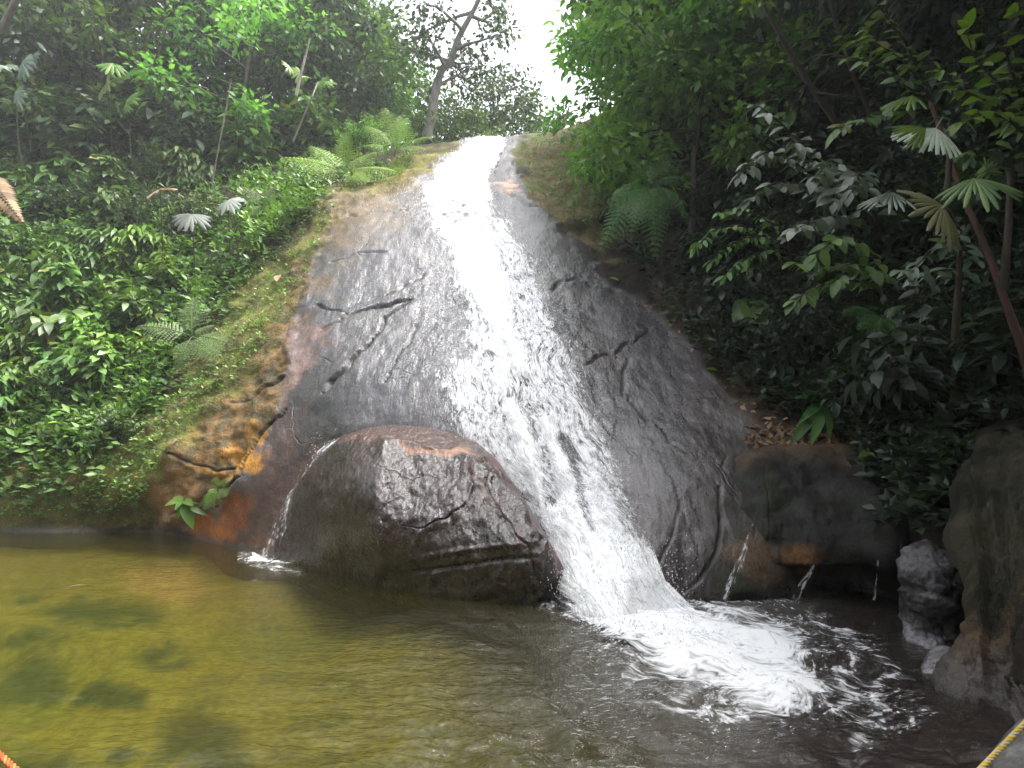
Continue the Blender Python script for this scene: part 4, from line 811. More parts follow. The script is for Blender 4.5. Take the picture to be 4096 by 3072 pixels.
def fan_leaf(parent, name, c, axis, nrm, rad, mat, n=12, spread=200, torn=0, seed=0, notch=.25, stalk=None):
    r = np.random.default_rng(seed); c = np.array(c, float); a = norm(np.array(axis, float)); nn = np.array(nrm, float); s = norm(np.cross(a, nn)); nn = np.cross(s, a); b = Batch(); st = math.radians(spread) / n
    for k in range(n):
        th = -math.radians(spread) / 2 + (k + .5) * st; R = rad * (1 - .18 * abs(th) / math.radians(spread) * 2) * r.uniform(.9, 1.06) * (r.uniform(.55, 1) if r.random() < torn else 1); hw = st / 2 * (.97 if torn < .4 else .84)
        V = [np.zeros(3)]
        for j in range(1, 7):
            rr = R * j / 6; g = hw * (1 if j < 5 else (1 - notch * (j - 4)) if j < 6 else (.55 if torn < .15 else .25))
            for ang, lift in ((-g, 0.0), (0, .075), (g, 0.0)): V.append(a * math.cos(th + ang) * rr + s * math.sin(th + ang) * rr + nn * (lift * rr * st * 3 - .16 * rr * rr / rad - .10 * rr * abs(th)) - np.array([0, 0, .12]) * rr * rr / rad)
        V = np.array(V); Q = [(0, 1, 2), (0, 2, 3)]; b.add(V, np.array(Q), np.full(len(V), r.random()))
        q = []
        for j in range(5):
            o = 1 + j * 3 - 0; q += [(o, o + 3, o + 4, o + 1), (o + 1, o + 4, o + 5, o + 2)]
        b.P[4].append(np.array(q) + b.n - len(V))
    if stalk is not None: tb = tube(np.array([np.array(stalk, float) - c, (np.array(stalk, float) - c) * .5 + np.array([0, 0, .06]), np.zeros(3)]), [.008, .006, .005], 5); b.add(tb[0], tb[1], np.full(len(tb[0]), .2))
    o = b.make(name, LM[mat], parent); o.location = c - (np.array(parent.location) if parent is not None else 0); return o
# ------------------------------------------------------------------ planting
prng = np.random.default_rng(2024)
def poisson(poly, spacing, n_try=6000, seed=1):
    r = np.random.default_rng(seed); p = np.array(poly); lo, hi = p.min(0), p.max(0); out = []
    c = r.uniform(lo, hi, (n_try, 2)); c = c[inside(c[:, 0], c[:, 1], poly)]
    for q in c:
        s = spacing(q[0], q[1]) if callable(spacing) else spacing
        if all((q[0] - o[0]) ** 2 + (q[1] - o[1]) ** 2 > s * s for o in out): out.append((q[0], q[1]))
    return out
def plant_at(px, py, sink=.05):
    p, n = hit(px, py); return None if p is None else (Vector(p) - Vector((0, 0, sink)), n)
# left bank thicket: tall shade shrubs above, lower bright ones towards the pool
ZL = [(-160, 90), (0, 110), (150, 138), (300, 152), (400, 150), (390, 168), (330, 196), (285, 232), (235, 290), (195, 345), (160, 410), (120, 448), (60, 470), (-160, 480)]
for i, (x, y) in enumerate(poisson(ZL, lambda x, y: 24, seed=4)):
    q = plant_at(x, y); 
    if q is None: continue
    if min(np.hypot(x - a, (y - b) * 1.2) for a, b in ((343, 165), (395, 140), (192, 336), (262, 203), (310, 165), (375, 165), (215, 340), (193, 216), (228, 202))) < 27: continue
    loc, n = q; u = prng.random(); d = proj(loc)[2]; rot = prng.uniform(0, 6.28); tl = (prng.normal(0, .12), prng.normal(0, .12))
    edge = seg_dist(np.array(x), np.array(y), [(430, 150), (330, 198), (285, 236), (235, 295), (195, 350), (160, 412), (120, 450), (0, 480)])
    if y < 185 and x < 300:
        k, m, s = ('ovate', 'forest', 1.9) if u < .45 else (('small', 'forest', 1.8) if u < .7 else (('large', 'forest', 1.5) if u < .85 else ('ovate', 'mid', 1.6)))
        lab = {'ovate': "tall shady shrub under the trees on the left bank", 'small': "small-leaved shady shrub under the trees on the left bank", 'large': "big-leaved shady plant under the trees on the left bank"}[k] + (" with fresher green leaves" if m == 'mid' else ""); grp = "shrubs under the trees on the left bank"
    elif edge < 42:
        k, m, s = ('herb', 'bright', .55) if u < .35 else (('small', 'mid', .55) if u < .75 else ('fine', 'bright', .5))
        lab = {'herb': "low bright herb at the mossy edge of the left bank", 'small': "low small-leaved bush at the mossy edge of the left bank", 'fine': "low fine-leaved bush at the mossy edge of the left bank"}[k]; grp = "low plants along the mossy edge"
    elif y < 250:
        k, m, s = ('ovate', 'mid', 1.15) if u < .4 else (('small', 'forest', 1.2) if u < .7 else (('whorl', 'mid', 1.1) if u < .85 else ('large', 'mid', 1.0)))
        lab = {'ovate': "waist-high leafy shrub in the middle of the left bank", 'small': "dark small-leaved shrub in the middle of the left bank", 'whorl': "shrub with whorled leaves in the middle of the left bank", 'large': "large-leaved plant in the middle of the left bank"}[k]; grp = "shrubs in the middle of the left bank"
    else:
        k, m, s = ('ovate', 'mid', .95) if u < .32 else (('whorl', 'mid', .9) if u < .55 else (('large', 'mid', .85) if u < .68 else (('ovate', 'bright', .8) if u < .82 else ('small', 'mid', .85))))
        lab = {'ovate': "leafy shrub low on the left bank above the moss", 'small': "small-leaved shrub low on the left bank above the moss", 'whorl': "shrub with whorled drooping leaves low on the left bank", 'large': "broad-leaved plant low on the left bank above the moss"}[k] + (", brighter yellowish green" if m == 'bright' else ""); grp = "shrubs low on the left bank"
    shrub("shrub" if k != 'herb' else "herb", lab, "shrub" if k != 'herb' else "herb", k, int(prng.integers(0, 3)), m, loc, s * prng.uniform(1.0, 1.6), rot, grp, tl)
# bright fresh shrub with drooping leaves, pointed yellow-green bush
for px, py, s, k, m, lab in ((142, 268, 1.25, 'whorl', 'bright', "bright green shrub with drooping whorled leaves above its darker neighbours"), (368, 154, 1.5, 'fine', 'bush', "pointed fresh green bush beside the bright ferns"), (352, 156, 1.3, 'fine', 'bush', "second fresh green bush behind the bright ferns"), (10, 210, 1.3, 'large', 'mid', "broad-leaved plant at the dead palm leaf"), (100, 145, 2.8, 'ovate', 'mid', "tall fresh green shrub under the lobed yellow-green leaves"), (22, 140, 2.7, 'small', 'mid', "tall small-leaved shrub under the drooping pale leaves"), (312, 158, 2.0, 'ovate', 'mid', "leafy shrub under the wide lobed leaves near the sky holes")):
    loc, n = plant_at(px, py); shrub("shrub", lab, "shrub", k, 5, m, loc, s, 1.0)
# forest trees of the left hillside and behind the lip
def behind(px, depth):
    d = ray(px, 140.0); p = CAM + d * depth; z = drop(p[0], p[1]); return Vector((p[0], p[1], (z.z if z else p[2]) - .15))
K_L = dict(h=7.5, cr=2.6, n_limb=20, leaf=.27, lw=.145, per=22, low=.12)
for i, (px, dp, s, rot, v, lm) in enumerate(((-90, 17.5, 1.1, .3, 1, 'forest'), (-20, 18.5, 1.2, 1.2, 2, 'forest'), (45, 19, 1.05, 2.2, 3, 'forest'), (95, 18.2, 1.0, 3.1, 1, 'mid'), (140, 19.2, 1.0, 4.4, 2, 'forest'), (190, 20.5, 1.2, 5.1, 3, 'forest'), (240, 18.8, .95, .9, 1, 'bush'), (275, 21.5, 1.15, 1.7, 2, 'mid'), (318, 20.5, .9, 2.6, 3, 'forest'), (20, 23, 1.5, 3.9, 1, 'mid'), (120, 24, 1.6, .4, 3, 'forest'), (210, 25, 1.55, 2.0, 2, 'forest'), (300, 26, 1.4, 4.0, 1, 'forest'), (350, 24, 1.2, 5.5, 3, 'mid'), (372, 28, 1.4, .6, 2, 'forest'), (335, 21, 1.1, 2.4, 2, 'forest'), (352, 20.5, .95, 3.3, 1, 'mid'), (-60, 24, 1.6, 2.9, 2, 'forest'))):
    tree("tree", ("dense broad-leaved tree in the forest wall on the left hillside" if lm == 'forest' else "fresher green tree in the forest wall on the left hillside"), ("L", v), lm, BARK, behind(px, dp), s, rot, "trees of the forest wall on the left hillside", seed=40 + v, **K_L)
# leaning tree at the lip
dpt = 20.6; pth = [unproj(426, 140, dpt), unproj(431, 118, dpt), unproj(436, 89, dpt), unproj(440, 72, dpt), unproj(450, 62, dpt - .2), unproj(457, 40, dpt - .4), unproj(467, 22, dpt - .6), unproj(480, 0, dpt - .8), unproj(490, -30, dpt - 1), unproj(494, -70, dpt - 1.2)]
b0 = pth[0]; tree("tree", "slender tree with a pale crooked leaning trunk at the top of the fall", "lean", 'forest', PALEBARK, Vector(b0), 1.0, 0.0, path=[p - b0 for p in pth], seed=91, h=9, cr=2.4, n_limb=15, leaf=.21, lw=.12, per=18, low=.24, trunk_r=.20)
for i, (px, dp, s, rot, lm, lab) in enumerate(((452, 24, 88, .5, 'forest', "small bushy tree behind the lip left of the white water"), (492, 25, 60, 2.1, 'forest', "grey-green loose tree standing against the sky behind the lip"), (515, 26, 82, 3.3, 'forest', "thin far tree against the sky beside the loose grey-green one"), (538, 26, 112, 4.2, 'mid', "small far bush at the foot of the sky gap"), (470, 22.5, 100, 5.2, 'mid', "low bushy tree right behind the lip"), (556, 25, 114, 1.0, 'mid', "small round bush behind the mossy hump"), (432, 22, 105, 3.0, 'mid', "low bushy tree at the foot of the leaning trunk"), (398, 21, 95, 3.6, 'mid', "bushy young tree behind the bright ferns"))):
    b = behind(px, dp); s = (1.7 + dp * (SP + CP * (384 - s) / F) - b.z) / 7.6
    tree("tree", lab, ("far", i % 2), lm, BARK, b, s, rot, "small trees behind the lip", seed=60 + i % 2, h=7.5, cr=2.7, n_limb=18, leaf=.24, lw=.14, per=20, low=.10)
# right: bright hazy bush tree over the slab edge, dark thicket behind, canopy over the pool
def right_at(px, py, dd=0.0):
    p, n = hit(px, py); v = Vector(p); d = (v - Vector(CAM)).normalized(); return v - d * dd - Vector((0, 0, .1))
K_B = dict(h=5.5, cr=2.0, n_limb=22, leaf=.21, lw=.105, per=26, low=.15, trunk_r=.07)
for i, (px, py, dd, s, rot, lm, lab) in enumerate(((668, 205, .2, 1.0, .2, 'bush', "bright green tree leaning over the mossy hump"), (625, 120, 0, .80, 1.7, 'bush', "bright leafy tree beside the sky gap"), (690, 235, .4, 1.05, 2.9, 'bush', "fresh green tree over the fern fronds"), (655, 120, 0, 1.25, 4.1, 'bush', "taller fresh green tree behind the bright one"), (730, 160, .3, 1.2, 5.0, 'mid', "mid green tree at the shady side of the bright trees"), (690, 60, 0, 1.4, 3.2, 'mid', "tall green tree above the thin leaning stems"))):
    tree("tree", lab, ("B", i % 3), lm, DARKBARK, right_at(px, py, dd), s, rot, None, seed=70 + i % 3, lean=(-.10, -.10), **K_B)
ZR = [(600, 205), (640, 140), (740, 90), (860, 30), (1000, -40), (1180, -60), (1180, 420), (1000, 420), (900, 420), (820, 385), (740, 335), (680, 290), (640, 262), (612, 235)]
for i, (x, y) in enumerate([(900, 420), (935, 415), (965, 408), (1000, 400), (1030, 395), (870, 425)] + poisson(ZR, lambda x, y: 40 if x < 860 else 52, seed=8)):
    q = plant_at(x, y)
    if q is None: continue
    loc, n = q; u = prng.random(); v = Vector(loc) + Vector((n.x, n.y, 0)) * .05
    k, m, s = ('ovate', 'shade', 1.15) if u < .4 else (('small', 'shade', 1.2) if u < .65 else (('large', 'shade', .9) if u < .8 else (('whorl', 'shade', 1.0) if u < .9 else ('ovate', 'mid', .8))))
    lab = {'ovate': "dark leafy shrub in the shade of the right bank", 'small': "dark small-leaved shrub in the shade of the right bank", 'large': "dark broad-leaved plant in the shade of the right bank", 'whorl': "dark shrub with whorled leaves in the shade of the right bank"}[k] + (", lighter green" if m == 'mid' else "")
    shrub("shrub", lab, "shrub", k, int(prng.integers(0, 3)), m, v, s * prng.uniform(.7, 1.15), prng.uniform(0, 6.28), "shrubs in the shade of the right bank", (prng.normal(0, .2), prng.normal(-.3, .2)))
K_C = dict(h=9.0, cr=3.2, n_limb=24, leaf=.22, lw=.12, per=34, low=.30, trunk_r=.16)
for i, (px, py, s, rot) in enumerate(((900, 60, 1.0, .4), (1040, 100, .95, 1.9), (820, 20, 1.1, 3.0), (1180, 150, .9, 4.1), (1330, 200, .9, 5.3), (980, -20, 1.1, 2.2))):
    tree("tree", "unseen tree added round the camera to shade the right bank", ("C", i % 2), 'shade', DARKBARK, right_at(px, py), s, rot, "trees overhanging the right bank", seed=80 + i % 2, lean=(-.12, -.06), **K_C)

for i, (x, y, z, sc, rot) in enumerate(((6.2, 2.2, 2.6, 1.0, .7), (5.2, -1.5, 2.0, 1.0, 2.0), (8.5, 4.5, 5.0, 1.1, 3.3), (3.0, -5.5, 1.6, 1.0, 4.6), (-3.5, -6.5, 1.5, .9, 5.7), (8.5, -2.5, 4.5, 1.1, 1.2))):  # out-of-view trees added to block sky light from beside and behind
    tree("tree", "unseen tree added round the camera to shade the right bank", ("C", i % 2), 'shade' if i % 2 else 'forest', DARKBARK, Vector((x, y, z)), sc, rot, "trees overhanging the right bank", seed=80 + i % 2, lean=(-.12, -.06), **K_C)

for i, (x, y, z, sc, rot) in enumerate(((-9.5, -2.0, 2.0, 1.2, .7), (-6.0, -6.5, 2.0, 1.2, 2.2), (-13.5, 1.5, 2.0, 1.2, 3.9), (0.5, -8.0, 2.0, 1.2, 5.0), (-10, -8, 4.0, 1.4, 1.1))):  # out-of-view trees added to darken what the wet rock and pool mirror
    tree("tree", "forest tree on the near bank facing the waterfall across the pool", ("C", i % 2), 'forest', DARKBARK, Vector((x, y, z - .3)), sc, rot, "added unseen trees on the near bank", seed=80 + i % 2, lean=(-.12, -.06), **K_C)
# ------------------------------------------------------------------ ferns, palms and single plants one can tell apart
def U(px, py, d): return unproj(float(px), float(py), float(d))
def D_at(px, py): return float(DEPTH(np.array(float(px)), np.array(float(py))))
TOCAM = np.array([0, -.75, .65])
def fern_px(label, cx, cy_, dd, tips, width, mat, sag=.35, pairs=13, updir=TOCAM, cat="fern"):
    d = D_at(cx, cy_) - dd; return fern(label, U(cx, cy_, d), [U(x, y, d + k) for x, y, k in tips], width, mat, norm(np.array(updir, float)), sag, pairs, cat)
fern_px("bright yellow-green fern with one upright frond beside the fall's upper ledge", 343, 172, 1.1, [(345, 133, -.1), (396, 172, -.4), (280, 158, -.3), (376, 152, .2), (310, 146, .1), (304, 170, -.5), (368, 182, -.6)], .40, 'brightfern', .12)
fern_px("bright fern with upswept fronds right behind the tallest yellow-green frond", 395, 150, 1.1, [(385, 108, 0), (407, 118, .2), (432, 137, -.3), (366, 126, .2), (362, 146, -.3), (425, 150, -.7), (400, 116, .4)], .36, 'brightfern', .15)
fern_px("pale green fern spreading four fronds over the moss low on the left bank", 192, 336, .8, [(136, 327, -.2), (214, 325, .3), (246, 351, -.2), (178, 372, -.5), (194, 297, .5), (222, 362, -.6)], .34, 'palefern', .18)
fern_px("feathery pale fern in the shade at the thicket edge", 262, 205, .8, [(240, 186, .2), (276, 186, .2), (292, 192, -.2), (250, 216, -.5), (283, 208, -.4)], .27, 'palefern', .2)
fern_px("tall shaded fern with arched fronds under the left trees", 252, 128, .6, [(224, 108, .1), (240, 102, .3), (272, 112, .1), (284, 124, -.2), (228, 128, -.5), (268, 134, -.6)], .22, 'palefern', .3)
fern_px("fern drooping low on the left bank beside the grey leaves", 300, 178, .3, [(278, 168, 0), (322, 168, 0), (270, 186, -.4), (328, 188, -.5), (300, 158, .4)], .25, 'fern', .25)
fern_px("dark tree fern with long fronds hanging over the shaded slab edge", 648, 186, 3.0, [(600, 252, -.5), (655, 258, -.7), (688, 222, -.6), (612, 200, -.5), (670, 152, .3), (628, 160, .1), (690, 180, -.3), (632, 232, -.9)], .24, 'fern', .30, 17)
fern_px("smaller dark fern hanging left of the tree fern", 612, 172, 1.9, [(576, 190, -.3), (590, 206, -.5), (622, 196, -.5), (580, 162, -.1), (618, 146, .2)], .24, 'fern', .30)
fern_px("limp dark fern in the shade above the brown pillar", 880, 318, 1.0, [(842, 314, -.3), (858, 330, -.4), (900, 336, -.5), (872, 345, -.6), (905, 306, -.1)], .24, 'fern', .3)
fern_px("little bright fern growing from the crack beside the rusty stain", 218, 489, .12, [(206, 503, -.15), (230, 478, .1), (214, 478, 0), (226, 496, -.2), (208, 492, -.15), (204, 510, -.2)], .45, 'lime', .2, 12)

def plant(name, label, cat, loc, group=None):
    o = empty(name, loc); tag(o, label, cat, group); return o
def rosette(label, cx, cy_, dd, tips, wd, mat, cat="plant", seed=0, seg=7, droop=.35, up=TOCAM, stem=True):
    d = D_at(cx, cy_) - dd; c = U(cx, cy_, d); o = plant("plant", label, cat, c); r = np.random.default_rng(seed)
    st = Batch(); st.add(*tube(np.array([[0, .1, -.22], [0, .05, -.1], [0, 0, .01]]), [.02, .018, .012], 6)); st.make("stem", STEM, o)
    for x, y, k in tips:
        v = U(x, y, d + k) - c; L = np.linalg.norm(v); b = Batch(); b.add(*blades(v * .06, v + np.array([0, 0, .28 * L]), up, L * .98, wd * L if wd < 1 else wd / 560 * d, droop, seg, .22, .8, r=r)); b.make("leaf", LM[mat], o)
    return o
rosette("dark strap-leaved plant rooted on the ledge of leaf litter", 826, 402, .35, [(800, 396, -.2), (806, 420, -.3), (818, 437, -.4), (800, 440, -.3), (838, 418, -.35), (848, 412, -.2), (852, 396, -.1), (846, 384, .1), (836, 366, .2), (824, 372, .2), (815, 390, -.2), (850, 428, -.3), (832, 430, -.4)], .22, 'fern', seed=3)
rosette("small plant with glossy ribbed leaves over the rusty stain by the pool", 184, 500, .25, [(165, 505, -.1), (172, 497, 0), (178, 515, -.15), (189, 524, -.2), (199, 503, -.1), (202, 514, -.15), (190, 505, -.2), (176, 508, -.2)], .46, 'lime', seed=5, seg=6)
rosette("small shrub with pale green rounded leaves hanging over bare soil", 752, 300, .6, [(738, 318, -.2), (744, 300, -.1), (764, 308, -.2), (770, 296, 0), (758, 288, .1), (766, 326, -.3), (752, 318, -.3)], .75, 'mid', seed=6, seg=6)
rosette("tiny herb on the dark mossy block", 868, 452, .5, [(862, 456, -.1), (874, 456, -.1), (868, 446, 0), (870, 462, -.1)], .5, 'mid', seed=7)
rosette("plant with three long hanging leaves on the bank above the pale fern", 156, 312, .4, [(150, 330, -.3), (164, 326, -.3), (176, 310, 0), (140, 322, -.2), (158, 300, .2)], .32, 'mid', seed=8)
rosette("five-leaved plant low on the bank with star-shaped light green leaves", 97, 358, .35, [(86, 366, -.2), (84, 352, 0), (98, 344, .1), (110, 352, 0), (108, 367, -.2), (96, 372, -.3)], .42, 'bright', seed=9)
rosette("leafy sprout with broad pointed leaves left of the mossy slope", 112, 408, .3, [(100, 398, 0), (122, 398, 0), (128, 412, -.2), (112, 424, -.3), (96, 416, -.2), (112, 392, .2)], .45, 'mid', seed=10)
rosette("heart-leaved herb at the foot of the thicket near the pool", 45, 424, .3, [(40, 436, -.2), (54, 434, -.2), (34, 424, -.1), (46, 412, .1), (58, 422, 0)], .6, 'bright', seed=12)
rosette("herb with lobed pale leaves at the frame-side foot of the thicket", 24, 372, .3, [(12, 378, -.2), (36, 368, 0), (48, 362, 0), (26, 388, -.3), (20, 360, .2)], .45, 'mid', seed=13)
rosette("shiny small herb on the rim of the wet slab", 748, 250 + 18, .4, [(736, 275, -.1), (760, 276, -.1), (748, 256, 0), (754, 288, -.2)], .4, 'mid', seed=14)

# big lobed leaves
def fans(label, leaves, cat="palm", name="palm", root=None, mat_stalk=None):
    x, y, d = root; c = U(x, y, d); o = plant(name, label, cat, c); st = Batch(); st.add(*tube(np.array([[0, .15, -.9], [0, .06, -.45], [0, 0, 0]]), [.03, .025, .015], 7)); st.make("trunk", DARKBARK, o)
    for i, (cx, cy_, dd, ax, ay, ad, rad, mat, n, spread, torn, nrm) in enumerate(leaves):
        p = U(cx, cy_, d + dd); axis = U(cx + ax, cy_ + ay, d + dd + ad) - p
        fan_leaf(o, "frond", p, axis, nrm, rad, mat, n, spread, torn, seed=i * 7 + int(cx), stalk=c)
    return o
fans("fan palm with a white-backed round leaf catching the light", [(936, 128, -.4, -20, 14, -.25, .38, 'whitefan', 14, 130, 0, (-.35, -.9, .25)), (926, 128, -.5, -30, 2, -.2, .36, 'lime', 8, 70, .2, (.3, -.75, .5)), (912, 96, -.2, -26, 10, -.3, .34, 'lime', 10, 90, .2, (-.4, -.7, .5))], root=(950, 120, 4.9))
fans("fan palm with torn yellowish leaf below the white-backed one", [(942, 205, -.3, -16, 16, -.25, .38, 'cream', 14, 190, .6, (.25, -.9, .3)), (892, 192, -.2, -14, 14, -.3, .34, 'pale', 11, 100, .45, (-.5, -.8, .3)), (905, 190, -.1, 26, 4, -.2, .22, 'pale', 8, 90, .2, (.4, -.8, .4))], root=(960, 230, 4.6))
fans("dark fan palm leaf with pleated segments near the frame edge", [(974, 178, -.3, 14, 18, -.2, .34, 'mid', 13, 150, .45, (-.3, -.9, .2)), (985, 172, -.2, 22, -14, .1, .28, 'mid', 8, 70, .45, (.4, -.8, .3))], root=(1010, 170, 4.3))
for lab, x, y, d, dr, rad, mat, sp, n in (("large-lobed yellow-green leaf plant rising from the dark left thicket", 108, 82, 16.8, (4, 14, -.5), .62, 'bright', 250, 9), ("second yellow-green lobed plant beside the first", 128, 98, 16.4, (6, 10, -.5), .50, 'lime', 230, 8), ("drooping pale lobed plant near the frame edge above the thicket", 22, 62, 16.2, (8, 16, -.5), .60, 'pale', 210, 9), ("drooping pale lobed plant below the one near the frame edge", 15, 92, 15.6, (10, 18, -.5), .55, 'pale', 200, 9),
                                          ("grey broad leaf plant standing dry among the low shrubs", 192, 214, 13.3, (-2, 8, -.5), .50, 'silver', 260, 11), ("grey broad leaf plant under the pale feathery fern", 228, 200, 13.6, (5, 6, -.4), .45, 'silver', 240, 11), ("brownish dry broad leaf beside the grey leaves", 160, 190, 13.8, (3, 8, -.4), .42, 'dead', 220, 9), ("wide yellow-green lobed leaf near the sky holes", 318, 82, 17.6, (12, 3, -.4), .62, 'lime', 230, 7), ("wide yellow-green lobed leaf below the first one near the sky holes", 300, 72, 17.8, (-8, -3, -.4), .45, 'bright', 230, 7)):
    c = U(x, y + 30, d + .4); o = plant("lobed_plant", lab, "plant", c); st = Batch(); st.add(*tube(np.array([[0, .5, -1.6], [0, .2, -.7], list((U(x, y, d) - c))]), [.022, .018, .010], 6)); st.make("stem", STEM, o)
    rr = np.random.default_rng(int(x * 3 + y))
    for q in range(1 if mat in ('silver', 'dead') else 3):
        p = U(x, y, d) + (rr.normal(0, .25, 3) if q else 0); w = rr.uniform(.15, .35) if mat in ('silver', 'dead') else rr.uniform(.35, .8) * (-1 if rr.random() < .5 else 1)
        fan_leaf(o, "leaf", p, U(x + dr[0] * 2, y + dr[1], d + dr[2]) - p + rr.normal(0, .15, 3), (w, -.85, rr.uniform(.1, .45)), rad * (1 if q == 0 else rr.uniform(.5, .85)), mat, n, sp * rr.uniform(.7, 1), .2 if mat in ('silver', 'dead') else .5, seed=int(x * 3 + y) + q, notch=.3)
# dead palm frond at the frame edge
c = U(-20, 170, 11.5); o = plant("dead_palm_leaf", "dry brown palm leaf hanging at the thicket's outer end", "leaf", c); frond(o, np.zeros(3), U(22, 222, 11.0) - c, norm(TOCAM), .35, 'dead', .1, 20, 3, comb=False)
# leaning thin trees and red-brown trunk of the dark right bank
def thin_tree(label, pts, rad, mat, twigs=(), leaves=(), lmat='pale', name="sapling", cat="tree", lsize=.16, seed=0):
    P = [U(*p) for p in pts]; c = P[0]; o = plant(name, label, cat, c); t = np.linspace(0, 1, 24); k = np.linspace(0, 1, len(P)); Q = np.stack([np.interp(t, k, np.array(P)[:, i]) for i in range(3)], -1) - c
    for _ in range(2): Q[1:-1] = (Q[:-2] + 2 * Q[1:-1] + Q[2:]) / 4
    b = Batch(); b.add(*tube(Q, np.linspace(rad, rad * .5, 24), 8))
    for tw in twigs:
        q = np.array([U(*p) for p in tw]) - c; b.add(*tube(q, np.linspace(rad * .35, rad * .12, len(q)), 5))
    b.make("trunk", mat, o)
    if len(leaves):
        r = np.random.default_rng(seed); lb = Batch()
        for x, y, d, n in leaves:
            p = U(x, y, d) - c; dd = rand_dirs(r, n, -.6, .3) + np.array([-.4, -.3, -.1]); lb.add(*blades(np.broadcast_to(p, (n, 3)) + r.normal(0, .03, (n, 3)), dd, np.array([0, -.3, 1]) + r.normal(0, .3, (n, 3)), lsize * r.uniform(.7, 1.2, n), lsize * .48, .3, 4, .2, .9, r=r))
        lb.make("leaves", LM[lmat], o)
    return o
thin_tree("thin leaning tree trunk with bare twigs against the dark right bank", [(842, 134, 7.6), (834, 119, 7.5), (811, 88, 7.4), (791, 54, 7.3), (773, 22, 7.2), (757, -10, 7.1), (745, -60, 7.0)], .045, DARKBARK,
    [[(800, 68, 7.35), (812, 57, 7.2), (832, 54, 7.0), (846, 57, 6.9)], [(795, 60, 7.35), (780, 64, 7.1), (765, 62, 7.0), (754, 66, 6.9)], [(781, 42, 7.3), (762, 42, 7.1), (740, 41, 6.9)], [(815, 92, 7.4), (835, 95, 7.2), (862, 97, 7.1)], [(808, 84, 7.4), (795, 92, 7.2), (775, 96, 7.1), (765, 104, 7.0)], [(806, 85, 7.4), (800, 98, 7.2), (790, 103, 7.1)]],
    [(753, 54, 6.9, 5), (754, 66, 6.9, 4), (774, 43, 7.0, 4), (764, 0, 7.0, 10), (750, 4, 7.0, 10), (778, 60, 7.0, 3), (865, 60, 6.9, 4)], 'lime', seed=2)
thin_tree("second thinner leaning stem beside the bare-twigged trunk", [(872, 118, 7.3), (862, 96, 7.2), (850, 68, 7.1), (842, 40, 7.0), (832, 14, 6.9), (826, -30, 6.8)], .030, DARKBARK, [[(844, 46, 7.0), (832, 43, 6.9), (818, 40, 6.8)]], [(838, 38, 6.8, 4), (866, 46, 6.7, 6), (858, 40, 6.7, 4), (885, 50, 6.6, 5), (868, 28, 6.8, 5)], 'lime', seed=4)
thin_tree("red-brown leaning trunk in the darkest part of the right bank", [(1030, 380, 5.0), (1022, 346, 5.0), (1010, 315, 5.05), (998, 280, 5.1), (986, 248, 5.2), (960, 190, 5.4), (930, 100, 5.6)], .04, REDBARK)
#thin_tree("upright dark stem below the fresh green tree", [(694, 216, 9.6), (688, 190, 9.6), (680, 165, 9.6), (672, 138, 9.5), (660, 100, 9.4)], .05, DARKBARK)
thin_tree("thin dry cane standing among the left shrubs", [(212, 185, 14.5), (218, 150, 14.5), (226, 110, 14.5), (231, 80, 14.5)], .022, BARK)
thin_tree("pale dead pole slanting in the left forest", [(296, 96, 17), (302, 70, 17), (310, 38, 17)], .05, PALEBARK)
thin_tree("thin green pole slanting beside the lobed leaves", [(293, 142, 16), (304, 116, 16), (314, 92, 16), (318, 82, 17.6)], .03, BARK)
thin_tree("dark leaning trunk at the top corner of the left forest", [(-20, 60, 14), (6, 22, 13.8), (20, -8, 13.6), (34, -40, 13.5)], .10, BARK)
# twiggy bushes with large grey-green opposite leaves reaching over the slab, near side of the right bank
def reaching(label, root, stems, lmat, lsize, seed, step=.085, wide=.5, up=(0, -.4, .9)):
    r = np.random.default_rng(seed); c = U(*root); o = plant("overhanging_bush", label, "bush", c); sb = Batch(); lb = Batch()
    for st in stems:
        P = np.array([U(*p) for p in st]) - c; P = np.concatenate([np.zeros((1, 3)), P]); k = np.linspace(0, 1, len(P)); t = np.linspace(0, 1, 26); Q = np.stack([np.interp(t, k, P[:, i]) for i in range(3)], -1)
        for _ in range(4): Q[1:-1] = (Q[:-2] + 2 * Q[1:-1] + Q[2:]) / 4
        sb.add(*tube(Q, np.linspace(.016, .004, 26), 5)); L = np.r_[0, np.cumsum(np.linalg.norm(np.diff(Q, axis=0), axis=1))]; m = max(4, int(L[-1] * .75 / step))
        for j, s in enumerate(np.linspace(L[-1] * .28, L[-1], m)):
            p = np.array([np.interp(s, L, Q[:, i]) for i in range(3)]); T = norm(np.array([np.interp(s, L, np.gradient(Q[:, i])) for i in range(3)])); side = norm(np.cross(T, np.array(up) + r.normal(0, .3, 3)))
            n = 2; dd = np.stack([side, -side]) * r.uniform(.6, 1.0) + T * .5 + np.array([0, -.15, -.35]) + r.normal(0, .22, (2, 3)); l = lsize * r.uniform(.55, 1.2, n)
            lb.add(*blades(p + r.normal(0, .01, (n, 3)), dd, np.array(up) + r.normal(0, .35, (n, 3)), l, l * wide * r.uniform(.85, 1.15), .25, 5, .2, .85, r=r))
            if j == m - 1: lb.add(*blades(p, T + np.array([0, 0, -.3]), np.array(up), lsize, lsize * wide, .25, 5, .2, .85, r=r))
    sb.make("stem", DARKBARK, o); lb.make("leaves", LM[lmat], o); return o
